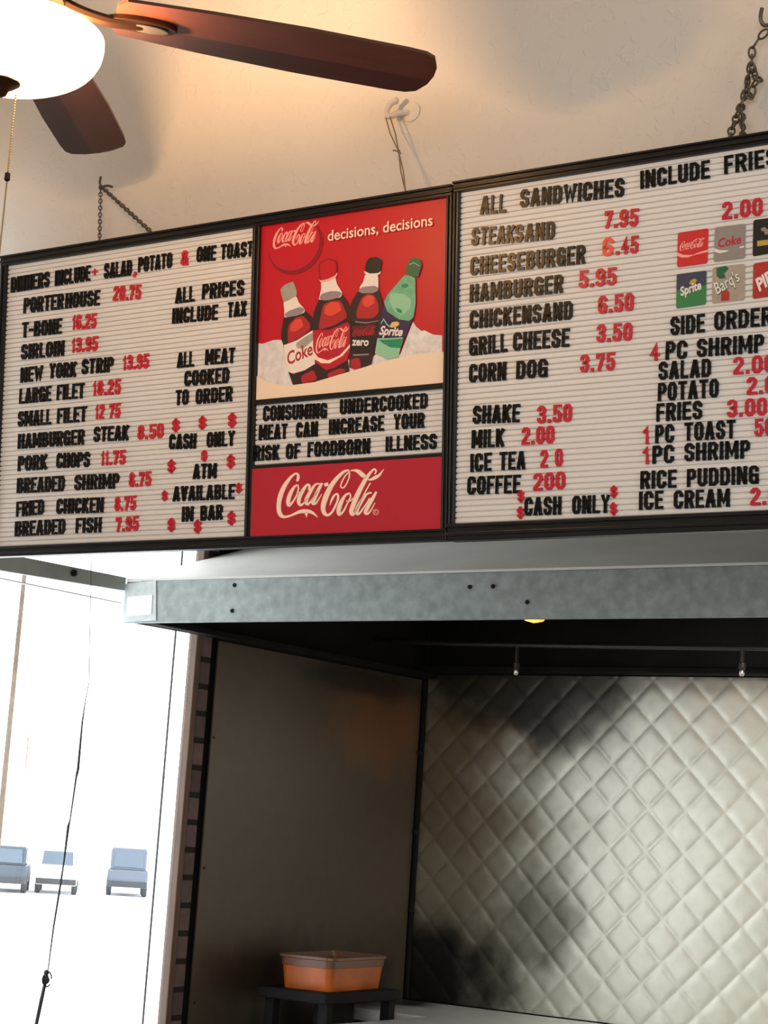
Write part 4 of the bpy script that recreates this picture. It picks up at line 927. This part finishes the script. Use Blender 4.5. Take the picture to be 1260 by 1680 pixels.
tag(obj('window_cord', mb, M['cord'], smooth=True), 'thin dark knotted cord hanging in front of the bright window', 'cord')

# ---------------------------------------------------------------- ceiling fan with lit bowl
FX, FY, FZ = -2.011, 1.862, 2.702
KF = 1.15                                            # a 1.5 m fan: built at 1/1.15 size, then the whole fan is scaled up at its hub
HUB = EYE + KF * (np.array([FX, FY, FZ]) - EYE); ZCF = FZ + (ZC - HUB[2]) / KF
fan = thing('ceiling_fan', 'ceiling fan with dark cherry blades and a lit glass bowl', 'ceiling fan', (FX, FY, FZ))
F = (FX, FY, 0)
obj('canopy', MB().lathe(F, [(.07, ZCF - .001), (.07, ZCF - .02), (.05, ZCF - .06), (.02, ZCF - .07)], 32), M['bronze'], fan, True)
obj('downrod', MB().lathe(F, [(.013, ZCF - .06), (.013, FZ + .18)], 16), M['bronze'], fan, True)
obj('motor_housing', MB().lathe(F, [(.02, FZ + .2), (.06, FZ + .185), (.1, FZ + .15), (.115, FZ + .1), (.11, FZ + .05), (.085, FZ + .02), (.08, FZ - .004)], 40), M['bronze'], fan, True)
obj('light_fitter', MB().lathe(F, [(.05, FZ + .0), (.06, FZ - .018), (.05, FZ - .006), (.02, FZ - .008)], 40), M['bronze'], fan, True)
BR = .146
prof = [(BR, -.03), (BR * 1.0, -.044), (BR * .972, -.06), (.129, -.078), (.104, -.093), (.073, -.103), (.04, -.108), (.012, -.109)]
prof = [(max(.01, float(p[0])), float(p[1])) for p in smooth_pts(prof, 4)]
outer = [(r, FZ - .028 + z) for r, z in prof]; inner = [(max(.006, r - .004), z + .003) for r, z in outer[::-1]]
bw = MB(); n = 48; vs = []; ring = outer + inner
for r, z in ring:
    for j in range(n): vs.append((FX + r * math.cos(2 * math.pi * j / n), FY + r * math.sin(2 * math.pi * j / n), z))
k = len(ring)
bw.add(vs, [(i * n + j, i * n + (j + 1) % n, ((i + 1) % k) * n + (j + 1) % n, ((i + 1) % k) * n + j) for i in range(k) for j in range(n)])
obj('glass_bowl', bw, M['bowl'], fan, True)
zb = FZ - .028 - .109
obj('finial', MB().lathe(F, [(.027, zb + .006), (.028, zb - .001), (.02, zb - .007), (.012, zb - .012), (.009, zb - .02), (.002, zb - .024)], 28), M['bronze'], fan, True)
for k_, adeg in enumerate((51.0, 120.5, 194, 266, 338)):
    A = math.radians(adeg); ca, sa = math.cos(A), math.sin(A); pitch = math.radians(-11)
    def tr(x, y, z):       # blade frame -> world
        y2, z2 = y * math.cos(pitch) - z * math.sin(pitch), y * math.sin(pitch) + z * math.cos(pitch)
        return (FX + x * ca - y2 * sa, FY + x * sa + y2 * ca, FZ + z2)
    r0, r1 = .17, (.672 if k_ != 1 else .650)
    hw = [(r0, .045), (.3, .054), (.45, .0595), (r1 - .06, .0585), (r1 - .03, .056), (r1 - .014, .048), (r1 - .003, .024)]
    outl = [(x, -y) for x, y in hw] + [(r1, 0)] + [(x, y) for x, y in hw[::-1]] + [(r0 - .012, .03), (r0 - .012, -.03)]
    mb = MB(); n = len(outl)
    mb.add([(x, y, -.003) for x, y in outl] + [(x, y, .003) for x, y in outl], [tuple(range(n)), tuple(range(n, 2 * n))[::-1]] + [(i, n + i, n + (i + 1) % n, (i + 1) % n) for i in range(n)])
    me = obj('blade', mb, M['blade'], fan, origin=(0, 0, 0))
    me.rotation_euler = Matrix.Rotation(A, 3, 'Z').to_4x4().to_3x3().__matmul__(Matrix.Rotation(pitch, 3, 'X')).to_euler()
    me.location = Vector((FX, FY, FZ)) - wpos(fan)
    ir = MB()
    arm = smooth_pts([(.06, 0, .012), (.1, .0, -.004), (.15, .0, -.012), (.2, 0, -.009)], 4)
    ir.tube([tuple(p) for p in arm], [.012 - .004 * i / len(arm) for i in range(len(arm))], 8)
    o1 = [(.2 + .055 * math.cos(t), .016 * math.sin(t)) for t in np.linspace(0, 2 * math.pi, 24, endpoint=False)]
    ir.prism([(x, y, -.012) for x, y in o1], (0, 0, .009))
    ir.prism([(.212 + .03 * math.cos(t), .0095 * math.sin(t), -.0125) for t in np.linspace(0, 2 * math.pi, 24, endpoint=False)], (0, 0, -.003), 1)
    io = obj('blade_iron', ir, [M['bronze'], M['pewter']], me, True, .001, origin=(0, 0, 0)); io.location = (0, 0, 0)
pc = MB(); c0 = onY(26, 156, FY + .012); ztop = c0[2]
nB = 60
for i in range(nB): pc.ball((c0[0], c0[1], ztop - i * .0042), .0015, 6)
zf = ztop - nB * .0042
pull = obj('pull_chain', MB().tube([c0, (c0[0], c0[1], zf)], .0012, 6), M['beads'], fan, True)
pc2 = MB(); mid = ztop - .126
for i in range(30): pc2.ball((c0[0], c0[1], ztop - i * .0042), .0016, 6)
obj('bead', pc2, M['beads'], pull, True)
obj('fob', MB().lathe((c0[0], c0[1], mid), [(.001, .006), (.004, .004), (.0045, -.006), (.001, -.009)], 12), M['black_iron'], pull, True)
ll = bpy.data.lights.new('fan_bulb_light', 'POINT'); ll.energy = 68; ll.color = (1, .58, .29); ll.shadow_soft_size = .035
lo_ = bpy.data.objects.new('fan_bulb_light', ll); COL.objects.link(lo_); lo_.location = tuple(HUB + KF * np.array([.05, .02, -.09]))
fan.location = tuple(HUB); fan.scale = (KF, KF, KF)
